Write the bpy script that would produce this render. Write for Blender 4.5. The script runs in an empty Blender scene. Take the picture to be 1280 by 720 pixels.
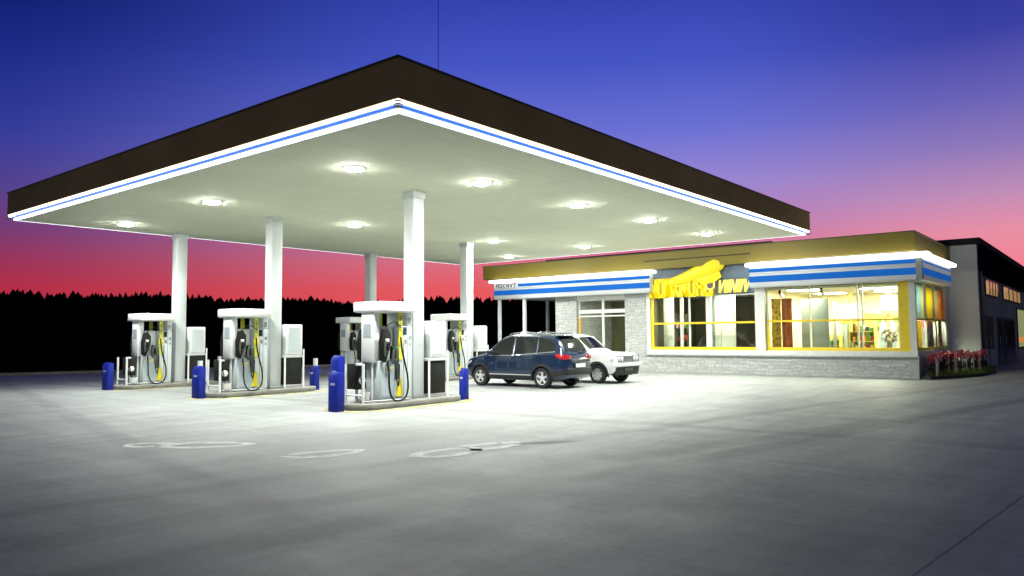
import bpy, bmesh, math, random
from mathutils import Vector, Matrix
R = math.radians
sc = bpy.context.scene
COL = sc.collection
rnd = random.Random(7)

# ------------------------------------------------------------------ materials
MATS = {}
def mat(name, col, rough=.5, metal=0., var=.0, scale=6., bump=0., bscale=40., spec=None, coat=0.):
    if name in MATS: return MATS[name]
    m = bpy.data.materials.new(name); m.use_nodes = True
    nt = m.node_tree; b = nt.nodes['Principled BSDF']
    b.inputs['Base Color'].default_value = (*col, 1)
    b.inputs['Roughness'].default_value = rough
    b.inputs['Metallic'].default_value = metal
    if spec is not None: b.inputs['Specular IOR Level'].default_value = spec
    if coat: b.inputs['Coat Weight'].default_value = coat; b.inputs['Coat Roughness'].default_value = .04
    tc = nt.nodes.new('ShaderNodeTexCoord')
    if var > 0:
        n = nt.nodes.new('ShaderNodeTexNoise'); n.inputs['Scale'].default_value = scale; n.inputs['Detail'].default_value = 5
        nt.links.new(tc.outputs['Object'], n.inputs['Vector'])
        cr = nt.nodes.new('ShaderNodeValToRGB')
        cr.color_ramp.elements[0].position = .3; cr.color_ramp.elements[1].position = .7
        cr.color_ramp.elements[0].color = (*[c*(1-var) for c in col], 1)
        cr.color_ramp.elements[1].color = (*[min(1, c*(1+var*.6)) for c in col], 1)
        nt.links.new(n.outputs['Fac'], cr.inputs['Fac'])
        nt.links.new(cr.outputs['Color'], b.inputs['Base Color'])
    if bump > 0:
        n2 = nt.nodes.new('ShaderNodeTexNoise'); n2.inputs['Scale'].default_value = bscale; n2.inputs['Detail'].default_value = 4
        nt.links.new(tc.outputs['Object'], n2.inputs['Vector'])
        bp = nt.nodes.new('ShaderNodeBump'); bp.inputs['Strength'].default_value = bump; bp.inputs['Distance'].default_value = .02
        nt.links.new(n2.outputs['Fac'], bp.inputs['Height']); nt.links.new(bp.outputs['Normal'], b.inputs['Normal'])
    MATS[name] = m
    return m

def emit(name, col, strength, base=None):
    if name in MATS: return MATS[name]
    m = bpy.data.materials.new(name); m.use_nodes = True
    b = m.node_tree.nodes['Principled BSDF']
    b.inputs['Base Color'].default_value = (*(base or col), 1)
    b.inputs['Roughness'].default_value = .4
    b.inputs['Emission Color'].default_value = (*col, 1)
    b.inputs['Emission Strength'].default_value = strength
    MATS[name] = m
    return m

def glass(name, tint=(.9, .95, .93), refl=.10):
    m = bpy.data.materials.new(name); m.use_nodes = True
    nt = m.node_tree; nt.nodes.remove(nt.nodes['Principled BSDF'])
    out = nt.nodes['Material Output']
    t = nt.nodes.new('ShaderNodeBsdfTransparent'); t.inputs['Color'].default_value = (*tint, 1)
    g = nt.nodes.new('ShaderNodeBsdfGlossy'); g.inputs['Roughness'].default_value = .02
    lw = nt.nodes.new('ShaderNodeLayerWeight'); lw.inputs['Blend'].default_value = .5
    pw = nt.nodes.new('ShaderNodeMath'); pw.operation = 'POWER'; pw.inputs[1].default_value = 6; nt.links.new(lw.outputs['Facing'], pw.inputs[0])
    f = nt.nodes.new('ShaderNodeMath'); f.operation = 'MULTIPLY_ADD'; f.inputs[1].default_value = refl*6; f.inputs[2].default_value = .025; nt.links.new(pw.outputs[0], f.inputs[0])
    mx = nt.nodes.new('ShaderNodeMixShader')
    nt.links.new(f.outputs[0], mx.inputs['Fac'])
    nt.links.new(t.outputs[0], mx.inputs[1]); nt.links.new(g.outputs[0], mx.inputs[2])
    nt.links.new(mx.outputs[0], out.inputs['Surface'])
    MATS[name] = m
    return m

# ------------------------------------------------------------------ mesh helper
class MB:
    def __init__(s): s.bm = bmesh.new()
    def box(s, x0, x1, y0, y1, z0, z1, bev=0., seg=2, rot=None):
        r = bmesh.ops.create_cube(s.bm, size=1)
        vs = r['verts']
        c = Vector(((x0+x1)/2, (y0+y1)/2, (z0+z1)/2)); d = (abs(x1-x0), abs(y1-y0), abs(z1-z0))
        for v in vs: v.co = Vector((v.co.x*d[0], v.co.y*d[1], v.co.z*d[2]))
        if rot is not None:
            for v in vs: v.co = rot @ v.co
        for v in vs: v.co += c
        if bev > 0:
            es = list({e for v in vs for e in v.link_edges})
            bmesh.ops.bevel(s.bm, geom=es, offset=min(bev, min(d)*.48), segments=seg, affect='EDGES', profile=.5)
        return s
    def cyl(s, p0, p1, r0, r1=None, n=16, caps=True):
        r1 = r0 if r1 is None else r1
        p0, p1 = Vector(p0), Vector(p1); ax = (p1-p0).normalized()
        u = ax.orthogonal().normalized(); w = ax.cross(u)
        a = [s.bm.verts.new(p0+(u*math.cos(t)+w*math.sin(t))*r0) for t in [2*math.pi*i/n for i in range(n)]]
        b = [s.bm.verts.new(p1+(u*math.cos(t)+w*math.sin(t))*r1) for t in [2*math.pi*i/n for i in range(n)]]
        for i in range(n): s.bm.faces.new((a[i], a[(i+1) % n], b[(i+1) % n], b[i]))
        if caps: s.bm.faces.new(a[::-1]); s.bm.faces.new(b)
        return s
    def lathe(s, prof, c=(0, 0, 0), axis='Z', n=28, closed=False):
        c = Vector(c); rings = []
        for r, h in prof:
            ring = []
            for i in range(n):
                t = 2*math.pi*i/n; a, b = r*math.cos(t), r*math.sin(t)
                p = {'Z': (a, b, h), 'Y': (a, h, b), 'X': (h, a, b)}[axis]
                ring.append(s.bm.verts.new(c+Vector(p)))
            rings.append(ring)
        m = len(rings)
        for k in range(m if closed else m-1):
            A, B = rings[k], rings[(k+1) % m]
            for i in range(n): s.bm.faces.new((A[i], A[(i+1) % n], B[(i+1) % n], B[i]))
        if not closed:
            if prof[0][0] > 1e-6: s.bm.faces.new(rings[0][::-1])
            if prof[-1][0] > 1e-6: s.bm.faces.new(rings[-1])
        return s
    def tube(s, pts, r, n=8):
        pts = [Vector(p) for p in pts]; rings = []; up = None
        for i, p in enumerate(pts):
            t = (pts[min(i+1, len(pts)-1)]-pts[max(i-1, 0)]).normalized()
            if up is None: up = t.orthogonal().normalized()
            up = (up-t*up.dot(t)); up = up.normalized() if up.length > 1e-6 else t.orthogonal().normalized()
            w = t.cross(up)
            rings.append([s.bm.verts.new(p+(up*math.cos(a)+w*math.sin(a))*r) for a in [2*math.pi*k/n for k in range(n)]])
        for a, b in zip(rings, rings[1:]):
            for i in range(n): s.bm.faces.new((a[i], a[(i+1) % n], b[(i+1) % n], b[i]))
        s.bm.faces.new(rings[0][::-1]); s.bm.faces.new(rings[-1])
        return s
    def prism(s, poly, axis, lo, hi, bev=0.):
        def P(a, b, h): return {'X': (h, a, b), 'Y': (a, h, b), 'Z': (a, b, h)}[axis]
        A = [s.bm.verts.new(P(a, b, lo)) for a, b in poly]; B = [s.bm.verts.new(P(a, b, hi)) for a, b in poly]
        n = len(poly); fs = [s.bm.faces.new(A[::-1]), s.bm.faces.new(B)]
        for i in range(n): fs.append(s.bm.faces.new((A[i], A[(i+1) % n], B[(i+1) % n], B[i])))
        if bev > 0:
            es = list({e for f in fs[:2] for e in f.edges})
            bmesh.ops.bevel(s.bm, geom=es, offset=bev, segments=2, affect='EDGES', profile=.5)
        return s
    def grid(s, rows, close=False):
        V = [[s.bm.verts.new(p) for p in r] for r in rows]
        for a, b in zip(V, V[1:]):
            n = len(a)
            for i in range(n if close else n-1):
                q = (a[i], a[(i+1) % n], b[(i+1) % n], b[i])
                s.bm.faces.new(q)
        return V
    def quad(s, a, b, c, d):
        s.bm.faces.new([s.bm.verts.new(p) for p in (a, b, c, d)]); return s
    def build(s, name, m, parent=None, smooth=None, loc=None, normals=True):
        if normals: bmesh.ops.recalc_face_normals(s.bm, faces=s.bm.faces[:])
        me = bpy.data.meshes.new(name); s.bm.to_mesh(me); s.bm.free()
        me.materials.append(m)
        if smooth is not None:
            for p in me.polygons: p.use_smooth = True
            me.set_sharp_from_angle(angle=R(smooth))
        o = bpy.data.objects.new(name, me); COL.objects.link(o)
        if parent is not None: o.parent = parent
        if loc is not None: o.location = loc
        return o

def tag(o, label, cat, group=None, kind=None):
    if label: o['label'] = label
    if cat: o['category'] = cat
    if group: o['group'] = group
    if kind: o['kind'] = kind
    return o
def thing(name, label, cat, loc=(0, 0, 0), rz=0., group=None):
    o = bpy.data.objects.new(name, None); COL.objects.link(o); o.empty_display_size = .2
    o.location = loc; o.rotation_euler = (0, 0, rz)
    return tag(o, label, cat, group)
def structure(o): o['kind'] = 'structure'; return o
def copy_tree(o, parent=None):
    c = o.copy(); COL.objects.link(c); c.parent = parent
    for ch in [x for x in list(COL.objects) if x.parent == o]: copy_tree(ch, c)
    return c
def bx(name, m, parent, *a, bev=0., smooth=None, **k):
    return MB().box(*a, bev=bev, **k).build(name, m, parent, smooth if smooth is not None else (40 if bev else None))

# ------------------------------------------------------------------ palette
white = mat('white_enamel', (.78, .80, .79), .35, var=.05, scale=3)
pumpgrey = mat('pump_grey', (.52, .58, .60), .4, var=.08, scale=4)
lightgrey = mat('light_grey_paint', (.62, .65, .65), .45, var=.06)
black = mat('black_rubber', (.006, .007, .006), .6, spec=.25)
darkpanel = mat('dark_panel', (.012, .013, .010), .6, var=.15, spec=.25)
yellow = mat('yellow_paint', (.85, .70, .02), .4, var=.06)
lime = mat('lime_yellow', (.66, .66, .05), .4, var=.1, scale=30)
blue = mat('blue_plastic', (.005, .016, .24), .5, var=.12, scale=5, spec=.25)
steel = mat('steel', (.55, .56, .55), .35, .8, var=.1)
concrete_kerb = mat('kerb_concrete', (.22, .22, .20), .8, var=.3, scale=5, bump=.25)

# ------------------------------------------------------------------ camera
cam_d = bpy.data.cameras.new('camera'); cam = bpy.data.objects.new('camera', cam_d); COL.objects.link(cam)
yaw, pitch, roll, f = .6796, .0627, -.0076, 936.38
fw = Vector((math.cos(yaw), math.sin(yaw), 0)); rt = Vector((math.sin(yaw), -math.cos(yaw), 0)); up = Vector((0, 0, 1))
fw, up = math.cos(pitch)*fw+math.sin(pitch)*up, math.cos(pitch)*up-math.sin(pitch)*fw
rt, up = math.cos(roll)*rt+math.sin(roll)*up, math.cos(roll)*up-math.sin(roll)*rt
CP = Vector((-7.5265, -8.2528, 1.5811))
cam.matrix_world = Matrix(((rt.x, up.x, -fw.x, CP.x), (rt.y, up.y, -fw.y, CP.y), (rt.z, up.z, -fw.z, CP.z), (0, 0, 0, 1)))
cam_d.sensor_width = 36; cam_d.lens = f/1280*36; cam_d.clip_end = 2000; cam_d.clip_start = .1
sc.camera = cam

# ------------------------------------------------------------------ world: dusk sky
w = bpy.data.worlds.new('World'); sc.world = w; w.use_nodes = True
nt = w.node_tree; N = nt.nodes; L = nt.links
bg = N['Background']
tc = N.new('ShaderNodeTexCoord'); sep = N.new('ShaderNodeSeparateXYZ'); L.new(tc.outputs['Generated'], sep.inputs[0])
def srgb(r, g, b):
    return tuple((c/255/12.92 if c/255 <= .04045 else ((c/255+.055)/1.055)**2.4) for c in (r, g, b))
def ramp(stops):
    cr = N.new('ShaderNodeValToRGB'); e = cr.color_ramp.elements
    while len(e) > 1: e.remove(e[0])
    for k, (deg, c) in enumerate(stops):
        p = math.sin(R(deg))/math.sin(R(60))
        el = e[0] if k == 0 else e.new(p)
        el.position = p; el.color = (*srgb(*c), 1)
    mr = N.new('ShaderNodeMath'); mr.operation = 'DIVIDE'; mr.inputs[1].default_value = math.sin(R(60)); mr.use_clamp = True
    L.new(sep.outputs['Z'], mr.inputs[0]); L.new(mr.outputs[0], cr.inputs['Fac'])
    return cr
rl = ramp([(0, (188, 36, 60)), (3.2, (176, 42, 68)), (5, (150, 48, 88)), (7, (112, 56, 112)), (9.5, (78, 62, 138)), (13, (46, 56, 150)), (18, (24, 40, 132)), (22, (9, 23, 104)), (40, (8, 14, 60)), (60, (6, 10, 44))])
rm = ramp([(0, (238, 84, 84)), (3.5, (232, 92, 98)), (5.5, (218, 112, 132)), (8, (188, 126, 180)), (11, (156, 136, 210)), (15, (108, 114, 212)), (20, (70, 86, 196)), (26, (44, 60, 168)), (40, (14, 22, 84)), (60, (6, 10, 44))])
rr = ramp([(0, (250, 126, 132)), (4, (246, 130, 144)), (6.5, (232, 144, 166)), (9, (190, 141, 184)), (12, (142, 120, 186)), (15, (106, 98, 183)), (19, (60, 66, 164)), (24, (36, 44, 138)), (40, (12, 18, 74)), (60, (6, 10, 44))])
# how far round from the sunset (azimuth about 3 degrees) we look
flat = N.new('ShaderNodeCombineXYZ'); L.new(sep.outputs['X'], flat.inputs['X']); L.new(sep.outputs['Y'], flat.inputs['Y'])
nrm = N.new('ShaderNodeVectorMath'); nrm.operation = 'NORMALIZE'; L.new(flat.outputs[0], nrm.inputs[0])
dt = N.new('ShaderNodeVectorMath'); dt.operation = 'DOT_PRODUCT'; dt.inputs[1].default_value = (math.cos(R(2)), math.sin(R(2)), 0)
L.new(nrm.outputs[0], dt.inputs[0])
ac = N.new('ShaderNodeMath'); ac.operation = 'ARCCOSINE'; L.new(dt.outputs['Value'], ac.inputs[0])
def frac(lo, hi):
    mr = N.new('ShaderNodeMapRange'); mr.inputs['From Min'].default_value = R(lo); mr.inputs['From Max'].default_value = R(hi)
    mr.interpolation_type = 'SMOOTHSTEP'; L.new(ac.outputs[0], mr.inputs['Value']); return mr
f1, f2, f3 = frac(3, 24), frac(38, 76), frac(84, 112)
m1 = N.new('ShaderNodeMix'); m1.data_type = 'RGBA'; m2 = N.new('ShaderNodeMix'); m2.data_type = 'RGBA'
L.new(f1.outputs[0], m1.inputs['Factor']); L.new(rr.outputs[0], m1.inputs[6]); L.new(rm.outputs[0], m1.inputs[7])
L.new(f2.outputs[0], m2.inputs['Factor']); L.new(m1.outputs[2], m2.inputs[6]); L.new(rl.outputs[0], m2.inputs[7])
rd = ramp([(0, (98, 100, 106)), (6, (92, 96, 110)), (15, (68, 76, 104)), (40, (28, 34, 68)), (60, (12, 18, 52))])
m3 = N.new('ShaderNodeMix'); m3.data_type = 'RGBA'
rd_ = N.new('ShaderNodeVectorMath'); rd_.operation = 'DOT_PRODUCT'; rd_.inputs[1].default_value = (math.sin(R(2)), -math.cos(R(2)), 0); L.new(nrm.outputs[0], rd_.inputs[0])
f4 = N.new('ShaderNodeMapRange'); f4.inputs['From Min'].default_value = 0; f4.inputs['From Max'].default_value = math.sin(R(32)); f4.interpolation_type = 'SMOOTHSTEP'; L.new(rd_.outputs['Value'], f4.inputs['Value'])
fm = N.new('ShaderNodeMath'); fm.operation = 'MAXIMUM'; L.new(f3.outputs[0], fm.inputs[0]); L.new(f4.outputs[0], fm.inputs[1])
L.new(fm.outputs[0], m3.inputs['Factor']); L.new(m2.outputs[2], m3.inputs[6]); L.new(rd.outputs[0], m3.inputs[7])
L.new(m3.outputs[2], bg.inputs['Color']); bg.inputs['Strength'].default_value = 1.0

# ------------------------------------------------------------------ ground
def ground_material():
    m = bpy.data.materials.new('lot_concrete'); m.use_nodes = True
    nt = m.node_tree; n = nt.nodes; l = nt.links; b = n['Principled BSDF']
    tc = n.new('ShaderNodeTexCoord'); P = tc.outputs['Object']
    def noise(scale, detail=5, rough=.6, map_=None):
        t = n.new('ShaderNodeTexNoise'); t.inputs['Scale'].default_value = scale; t.inputs['Detail'].default_value = detail; t.inputs['Roughness'].default_value = rough
        if map_:
            mp = n.new('ShaderNodeMapping'); mp.inputs['Scale'].default_value = map_[0]; mp.inputs['Rotation'].default_value = (0, 0, R(map_[1]))
            l.new(P, mp.inputs['Vector']); l.new(mp.outputs[0], t.inputs['Vector'])
        else: l.new(P, t.inputs['Vector'])
        return t.outputs['Fac']
    def mul(a, fac, lo, hi, pmin=.3, pmax=.7):
        r = n.new('ShaderNodeMapRange'); r.inputs['From Min'].default_value = pmin; r.inputs['From Max'].default_value = pmax
        r.inputs['To Min'].default_value = lo; r.inputs['To Max'].default_value = hi; l.new(fac, r.inputs['Value'])
        mm = n.new('ShaderNodeMath'); mm.operation = 'MULTIPLY'; l.new(r.outputs[0], mm.inputs[1])
        if a is None: mm.inputs[0].default_value = 1
        else: l.new(a, mm.inputs[0])
        return mm.outputs[0]
    v = mul(None, noise(.22, 6), .80, 1.14)
    v = mul(v, noise(1.3, 6), .88, 1.08)
    v = mul(v, noise(1.0, 5, .6, ((.25, 2.2, 1), 12)), .80, 1.10)
    v = mul(v, noise(1.0, 5, .6, ((2.6, .22, 1), 8)), .86, 1.06)
    v = mul(v, noise(60, 3), .90, 1.08)
    v = mul(v, noise(9, 6, .7), .80, 1.03, .33, .48)
    sp = n.new('ShaderNodeSeparateXYZ'); l.new(P, sp.inputs[0])
    def math_(op, a, b_):
        q = n.new('ShaderNodeMath'); q.operation = op
        for i, z in enumerate((a, b_)):
            if isinstance(z, (int, float)): q.inputs[i].default_value = z
            elif z is not None: l.new(z, q.inputs[i])
        return q.outputs[0]
    def band(v, ax, ay, c, width, soft, dark, wob=0., wscale=.5):
        d = math_('ADD', math_('ADD', math_('MULTIPLY', sp.outputs['X'], ax), math_('MULTIPLY', sp.outputs['Y'], ay)), -c)
        if wob:
            d = math_('ADD', d, math_('MULTIPLY', math_('SUBTRACT', noise(wscale, 2), .5), wob))
        d = math_('ABSOLUTE', d, None)
        r = n.new('ShaderNodeMapRange'); r.interpolation_type = 'SMOOTHSTEP'
        r.inputs['From Min'].default_value = width; r.inputs['From Max'].default_value = width+soft
        r.inputs['To Min'].default_value = dark; r.inputs['To Max'].default_value = 1; l.new(d, r.inputs['Value'])
        return math_('MULTIPLY', v, r.outputs[0])
    def line(x0, y0, x1, y1):
        dx, dy = x1-x0, y1-y0; L_ = math.hypot(dx, dy); ax, ay = -dy/L_, dx/L_
        return ax, ay, ax*x0+ay*y0
    # tyre tracks worn into the slab, then saw-cut joints
    for seg, wd in (((-4.87, -2.87, -2.51, -3.33), .10), ((-3.56, -2.19, -4.07, -4.49), .09), ((-5.11, -.39, -3.16, -.75), .06), ((4.4, -1.85, 4.7, -6.4), .10), ((-5.2, -1.6, -2.6, -2.3), .12)):
        v = band(v, *line(*seg), wd, .22, .78, .5, .35)
    a0, b0, c0 = line(1.24, -7.47, -2.04, -7.14)
    v = band(v, a0, b0, c0, .006, .010, .30)
    for k in (1, 2, 3, 4, 5, 6):
        v = band(v, a0, b0, c0-4.9*k, .005, .012, .82); 
    for k in (-1, 0, 1, 2, 3, 4):
        v = band(v, b0, -a0, -3.1-5.2*k, .005, .012, .85)
    cr = n.new('ShaderNodeMix'); cr.data_type = 'RGBA'; cr.blend_type = 'MULTIPLY'; cr.inputs['Factor'].default_value = 1
    cr.inputs[6].default_value = (.28, .295, .288, 1); l.new(v, cr.inputs[7]); l.new(cr.outputs[2], b.inputs['Base Color'])
    rr_ = n.new('ShaderNodeMapRange'); rr_.inputs['To Min'].default_value = .42; rr_.inputs['To Max'].default_value = .75
    l.new(noise(.8, 6), rr_.inputs['Value']); l.new(rr_.outputs[0], b.inputs['Roughness'])
    bp = n.new('ShaderNodeBump'); bp.inputs['Strength'].default_value = .25; bp.inputs['Distance'].default_value = .01
    l.new(noise(45, 5), bp.inputs['Height']); l.new(bp.outputs[0], b.inputs['Normal'])
    return m
field = mat('dark_field', (.016, .013, .006), 1., var=.5, scale=.4, bump=.6, bscale=2, spec=0.)
gm = MB(); gm.quad((-900, -900, -.02), (900, -900, -.02), (900, 900, -.02), (-900, 900, -.02))
structure(gm.build('ground', field))
lotm = ground_material()
def edge_y(x): return 29-.385*(x-3.7)
gl = MB(); gl.bm.faces.new([gl.bm.verts.new(p) for p in ((-45, -60, 0), (75, -60, 0), (75, edge_y(75), 0), (15, edge_y(15), 0), (-45, edge_y(-45), 0))])
structure(gl.build('forecourt', lotm))
# low kerb along the far edge of the lot
kb = MB()
for x0, x1 in ((-45, 3.2), (3.2, 15), (15, 30)):
    a = Vector((x0, edge_y(x0), 0)); b_ = Vector((x1, edge_y(x1), 0)); d = (b_-a).normalized(); nn = Vector((-d.y, d.x, 0))*.18
    A = [kb.bm.verts.new(p) for p in (a, b_, b_+nn, a+nn)]; B = [kb.bm.verts.new(p+Vector((0, 0, .12))) for p in (a, b_, b_+nn, a+nn)]
    kb.bm.faces.new(B)
    for i in range(4): kb.bm.faces.new((A[i], A[(i+1) % 4], B[(i+1) % 4], B[i]))
structure(kb.build('kerb', mat('lot_kerb', (.26, .24, .20), .8, var=.3, scale=3)))
# worn white markings
wm = mat('worn_white_paint', (.60, .62, .60), .6, var=.3, scale=5)
def wear(m, lo, hi, sc_):
    nt = m.node_tree; n = nt.nodes; t = n.new('ShaderNodeTexNoise'); t.inputs['Scale'].default_value = sc_; t.inputs['Detail'].default_value = 6; t.inputs['Roughness'].default_value = .7
    c = n.new('ShaderNodeTexCoord'); nt.links.new(c.outputs['Object'], t.inputs['Vector'])
    r = n.new('ShaderNodeMapRange'); r.inputs['From Min'].default_value = lo; r.inputs['From Max'].default_value = hi; nt.links.new(t.outputs['Fac'], r.inputs['Value'])
    tr_ = n.new('ShaderNodeBsdfTransparent'); mx = n.new('ShaderNodeMixShader'); nt.links.new(r.outputs[0], mx.inputs['Fac']); nt.links.new(tr_.outputs[0], mx.inputs[1]); nt.links.new(n['Principled BSDF'].outputs[0], mx.inputs[2]); nt.links.new(mx.outputs[0], n['Material Output'].inputs['Surface'])
wear(wm, .22, .46, 4)
def ring(mb, cx, cy, rx, ry, rot, w_, z=.004, n=40, a0=0, a1=360):
    rows = []
    for i in range(n+1):
        t = R(a0+(a1-a0)*i/n); c, s_ = math.cos(t), math.sin(t); jit = 1+.07*math.sin(3*t+1)+.05*math.sin(7*t)
        o = []
        for k in (1, -1):
            x, y = (rx+k*w_/2)*c*jit, (ry+k*w_/2)*s_*jit
            o.append((cx+x*math.cos(rot)-y*math.sin(rot), cy+x*math.sin(rot)+y*math.cos(rot), z))
        rows.append(o)
    mb.grid(rows)
mk = MB(); ring(mk, -1.72, 2.28, .60, .25, R(-50), .17); ring(mk, -2.2, 2.95, .33, .18, R(-50), .14, a0=40, a1=300); mk.quad((-2.2, 2.80, .004), (-1.95, 2.72, .004), (-1.75, 2.5, .004), (-2.05, 2.62, .004))
structure(mk.build('road_marking', wm))
mk = MB(); ring(mk, -1.18, .16, .48, .22, R(-20), .16, a0=-200, a1=140)
structure(mk.build('road_marking', wm))
mk = MB(); ring(mk, -.12, -1.12, .48, .24, R(-8), .18); ring(mk, .66, -1.20, .45, .22, R(-12), .19, a0=-190, a1=150)
structure(mk.build('road_marking', wm))
st = MB(); ring(st, 1.42, -1.62, .5, .03, R(-38), .12, z=.005)
structure(st.build('oil_mark', mat('oil_stain', (.13, .135, .13), .5, var=.2)))

# ------------------------------------------------------------------ woods
wd = MB(); wr = random.Random(3)
def conifer(mb, x, y, h, r):
    n = 6; tiers = wr.choice((5, 6, 7, 8)); z0 = h*.08
    for t in range(tiers):
        za = z0+(h-z0)*t/tiers*.92; zb = min(h, za+(h-z0)/tiers*1.55); rr_ = r*(1-t/tiers*.62)*wr.uniform(.8, 1.15)
        top = mb.bm.verts.new((x+wr.uniform(-.3, .3), y+wr.uniform(-.3, .3), zb if t < tiers-1 else h))
        rg = [mb.bm.verts.new((x+rr_*math.cos(2*math.pi*(i+.3*t)/n)*wr.uniform(.65, 1.25), y+rr_*math.sin(2*math.pi*(i+.3*t)/n)*wr.uniform(.65, 1.25), za+wr.uniform(-.3, .3))) for i in range(n)]
        for i in range(n): mb.bm.faces.new((rg[i], rg[(i+1) % n], top))
for row in range(5):
    rad = 122+row*5
    az = -14.
    while az < 128:
        az += wr.uniform(.28, .6)
        d = rad+wr.uniform(-2, 2)
        h = (7.6+row*.36+.35*math.sin(az*.21)+.25*math.sin(az*.7+1))*wr.uniform(.90, 1.02)
        if wr.random() < .04: h *= 1.05
        conifer(wd, CP.x+d*math.cos(R(az)), CP.y+d*math.sin(R(az)), h, wr.uniform(1.5, 2.6))
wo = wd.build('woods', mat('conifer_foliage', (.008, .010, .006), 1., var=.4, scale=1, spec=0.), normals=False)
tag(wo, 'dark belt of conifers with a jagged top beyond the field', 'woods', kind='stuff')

# ------------------------------------------------------------------ canopy
LX, LY, ZT, ZD, ZS = 19.345, 16.535, 5.7704, 5.1495, 5.0
soffit_m = mat('soffit_paint', (.78, .80, .63), .85, var=.04, scale=1.5, spec=.15)
def soffit_bump(m):
    nt = m.node_tree; n = nt.nodes; l = nt.links
    tc = n.new('ShaderNodeTexCoord'); sp = n.new('ShaderNodeSeparateXYZ'); l.new(tc.outputs['Object'], sp.inputs[0])
    q = n.new('ShaderNodeMath'); q.operation = 'PINGPONG'; q.inputs[1].default_value = .2; l.new(sp.outputs['Y'], q.inputs[0])
    r = n.new('ShaderNodeMapRange'); r.inputs['From Min'].default_value = 0; r.inputs['From Max'].default_value = .012; l.new(q.outputs[0], r.inputs['Value'])
    b = n.new('ShaderNodeBump'); b.inputs['Strength'].default_value = .35; b.inputs['Distance'].default_value = .01
    l.new(r.outputs[0], b.inputs['Height']); l.new(b.outputs[0], n['Principled BSDF'].inputs['Normal'])
soffit_bump(soffit_m)
def soffit_seams(m):
    nt = m.node_tree; n = nt.nodes; l = nt.links; b = n['Principled BSDF']; src = b.inputs['Base Color'].links[0].from_socket
    tc = n.new('ShaderNodeTexCoord'); sp = n.new('ShaderNodeSeparateXYZ'); l.new(tc.outputs['Object'], sp.inputs[0]); col = src
    for ax, per, wd2, dk in (('Y', .2, .010, .86), ('X', 3.05, .014, .72)):
        q = n.new('ShaderNodeMath'); q.operation = 'PINGPONG'; q.inputs[1].default_value = per; l.new(sp.outputs[ax], q.inputs[0])
        r = n.new('ShaderNodeMapRange'); r.inputs['From Min'].default_value = wd2*.5; r.inputs['From Max'].default_value = wd2; r.inputs['To Min'].default_value = dk; l.new(q.outputs[0], r.inputs['Value'])
        mx = n.new('ShaderNodeMix'); mx.data_type = 'RGBA'; mx.blend_type = 'MULTIPLY'; mx.inputs['Factor'].default_value = 1; l.new(col, mx.inputs[6]); l.new(r.outputs[0], mx.inputs[7]); col = mx.outputs[2]
    l.new(col, b.inputs['Base Color'])
soffit_seams(soffit_m)
can = thing('fuel_canopy', 'wide flat fuel canopy with dark brown fascia and glowing white edge tubes over the pumps', 'canopy')
bx('soffit', soffit_m, can, .16, LX-.16, .16, LY-.16, ZS, ZS+.08)
bx('roof_deck', mat('roof_deck', (.05, .045, .04), .8, var=.2), can, .08, LX-.08, .08, LY-.08, ZS+.3, ZT-.06)
fas = mat('brown_fascia', (.44, .29, .12), .7, var=.15, scale=.6, spec=.1)
for a in ((0, LX, 0, .08), (0, LX, LY-.08, LY), (0, .08, .08, LY-.08), (LX-.08, LX, .08, LY-.08)):
    bx('fascia', fas, can, *a, ZD, ZT)
trim = mat('canopy_trim', (.07, .055, .04), .35, .3)
tr = MB()
tr.box(-.02, LX+.02, -.02, .10, ZT, ZT+.035).box(-.02, LX+.02, LY-.10, LY+.02, ZT, ZT+.035).box(-.02, .10, .10, LY-.10, ZT, ZT+.035).box(LX-.10, LX+.02, .10, LY-.10, ZT, ZT+.035)
tr.build('coping', trim, can)
tube_m = emit('white_tube_light', (.90, .96, 1.0), 5.0)
band_m = emit('blue_band_light', (.06, .26, .85), .42, (.006, .06, .34))
band_m.node_tree.nodes['Principled BSDF'].inputs['Specular IOR Level'].default_value = .05
back_m = mat('tube_backing', (.62, .66, .70), .4)
def perim(name, m, x0, x1, z0, z1, r=None):
    # four straight runs, inset x0..x1 from the canopy edge
    runs = ((x0, LX-x0, x0, x1), (x0, LX-x0, LY-x1, LY-x0), (x0, x1, x1, LY-x1), (LX-x1, LX-x0, x1, LY-x1))
    out = []
    for a in runs: out.append(bx(name, m, can, *a, z0, z1, bev=.02 if r else 0, seg=3))
    return out
perim('upper_light_tube', tube_m, .012, .062, ZD-.056, ZD-.003, True)
perim('blue_light_band', band_m, .085, .125, ZD-.098, ZD-.058)
perim('lower_light_tube', tube_m, .125, .190, ZS-.010, ZS+.050, True)
perim('tube_backing', back_m, .19, .225, ZS-.012, ZD+.1)
cg = mat('corner_clip', (.12, .13, .13), .4)
for cx_, cy_ in ((.04, .04), (LX-.04, .04), (.04, LY-.04)):
    cm = MB()
    for z in (ZD-.045, ZD-.09, ZD-.135): cm.box(cx_-.05, cx_+.05, cy_-.05, cy_+.05, z, z+.018)
    cm.build('corner_clip', cg, can)
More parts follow.
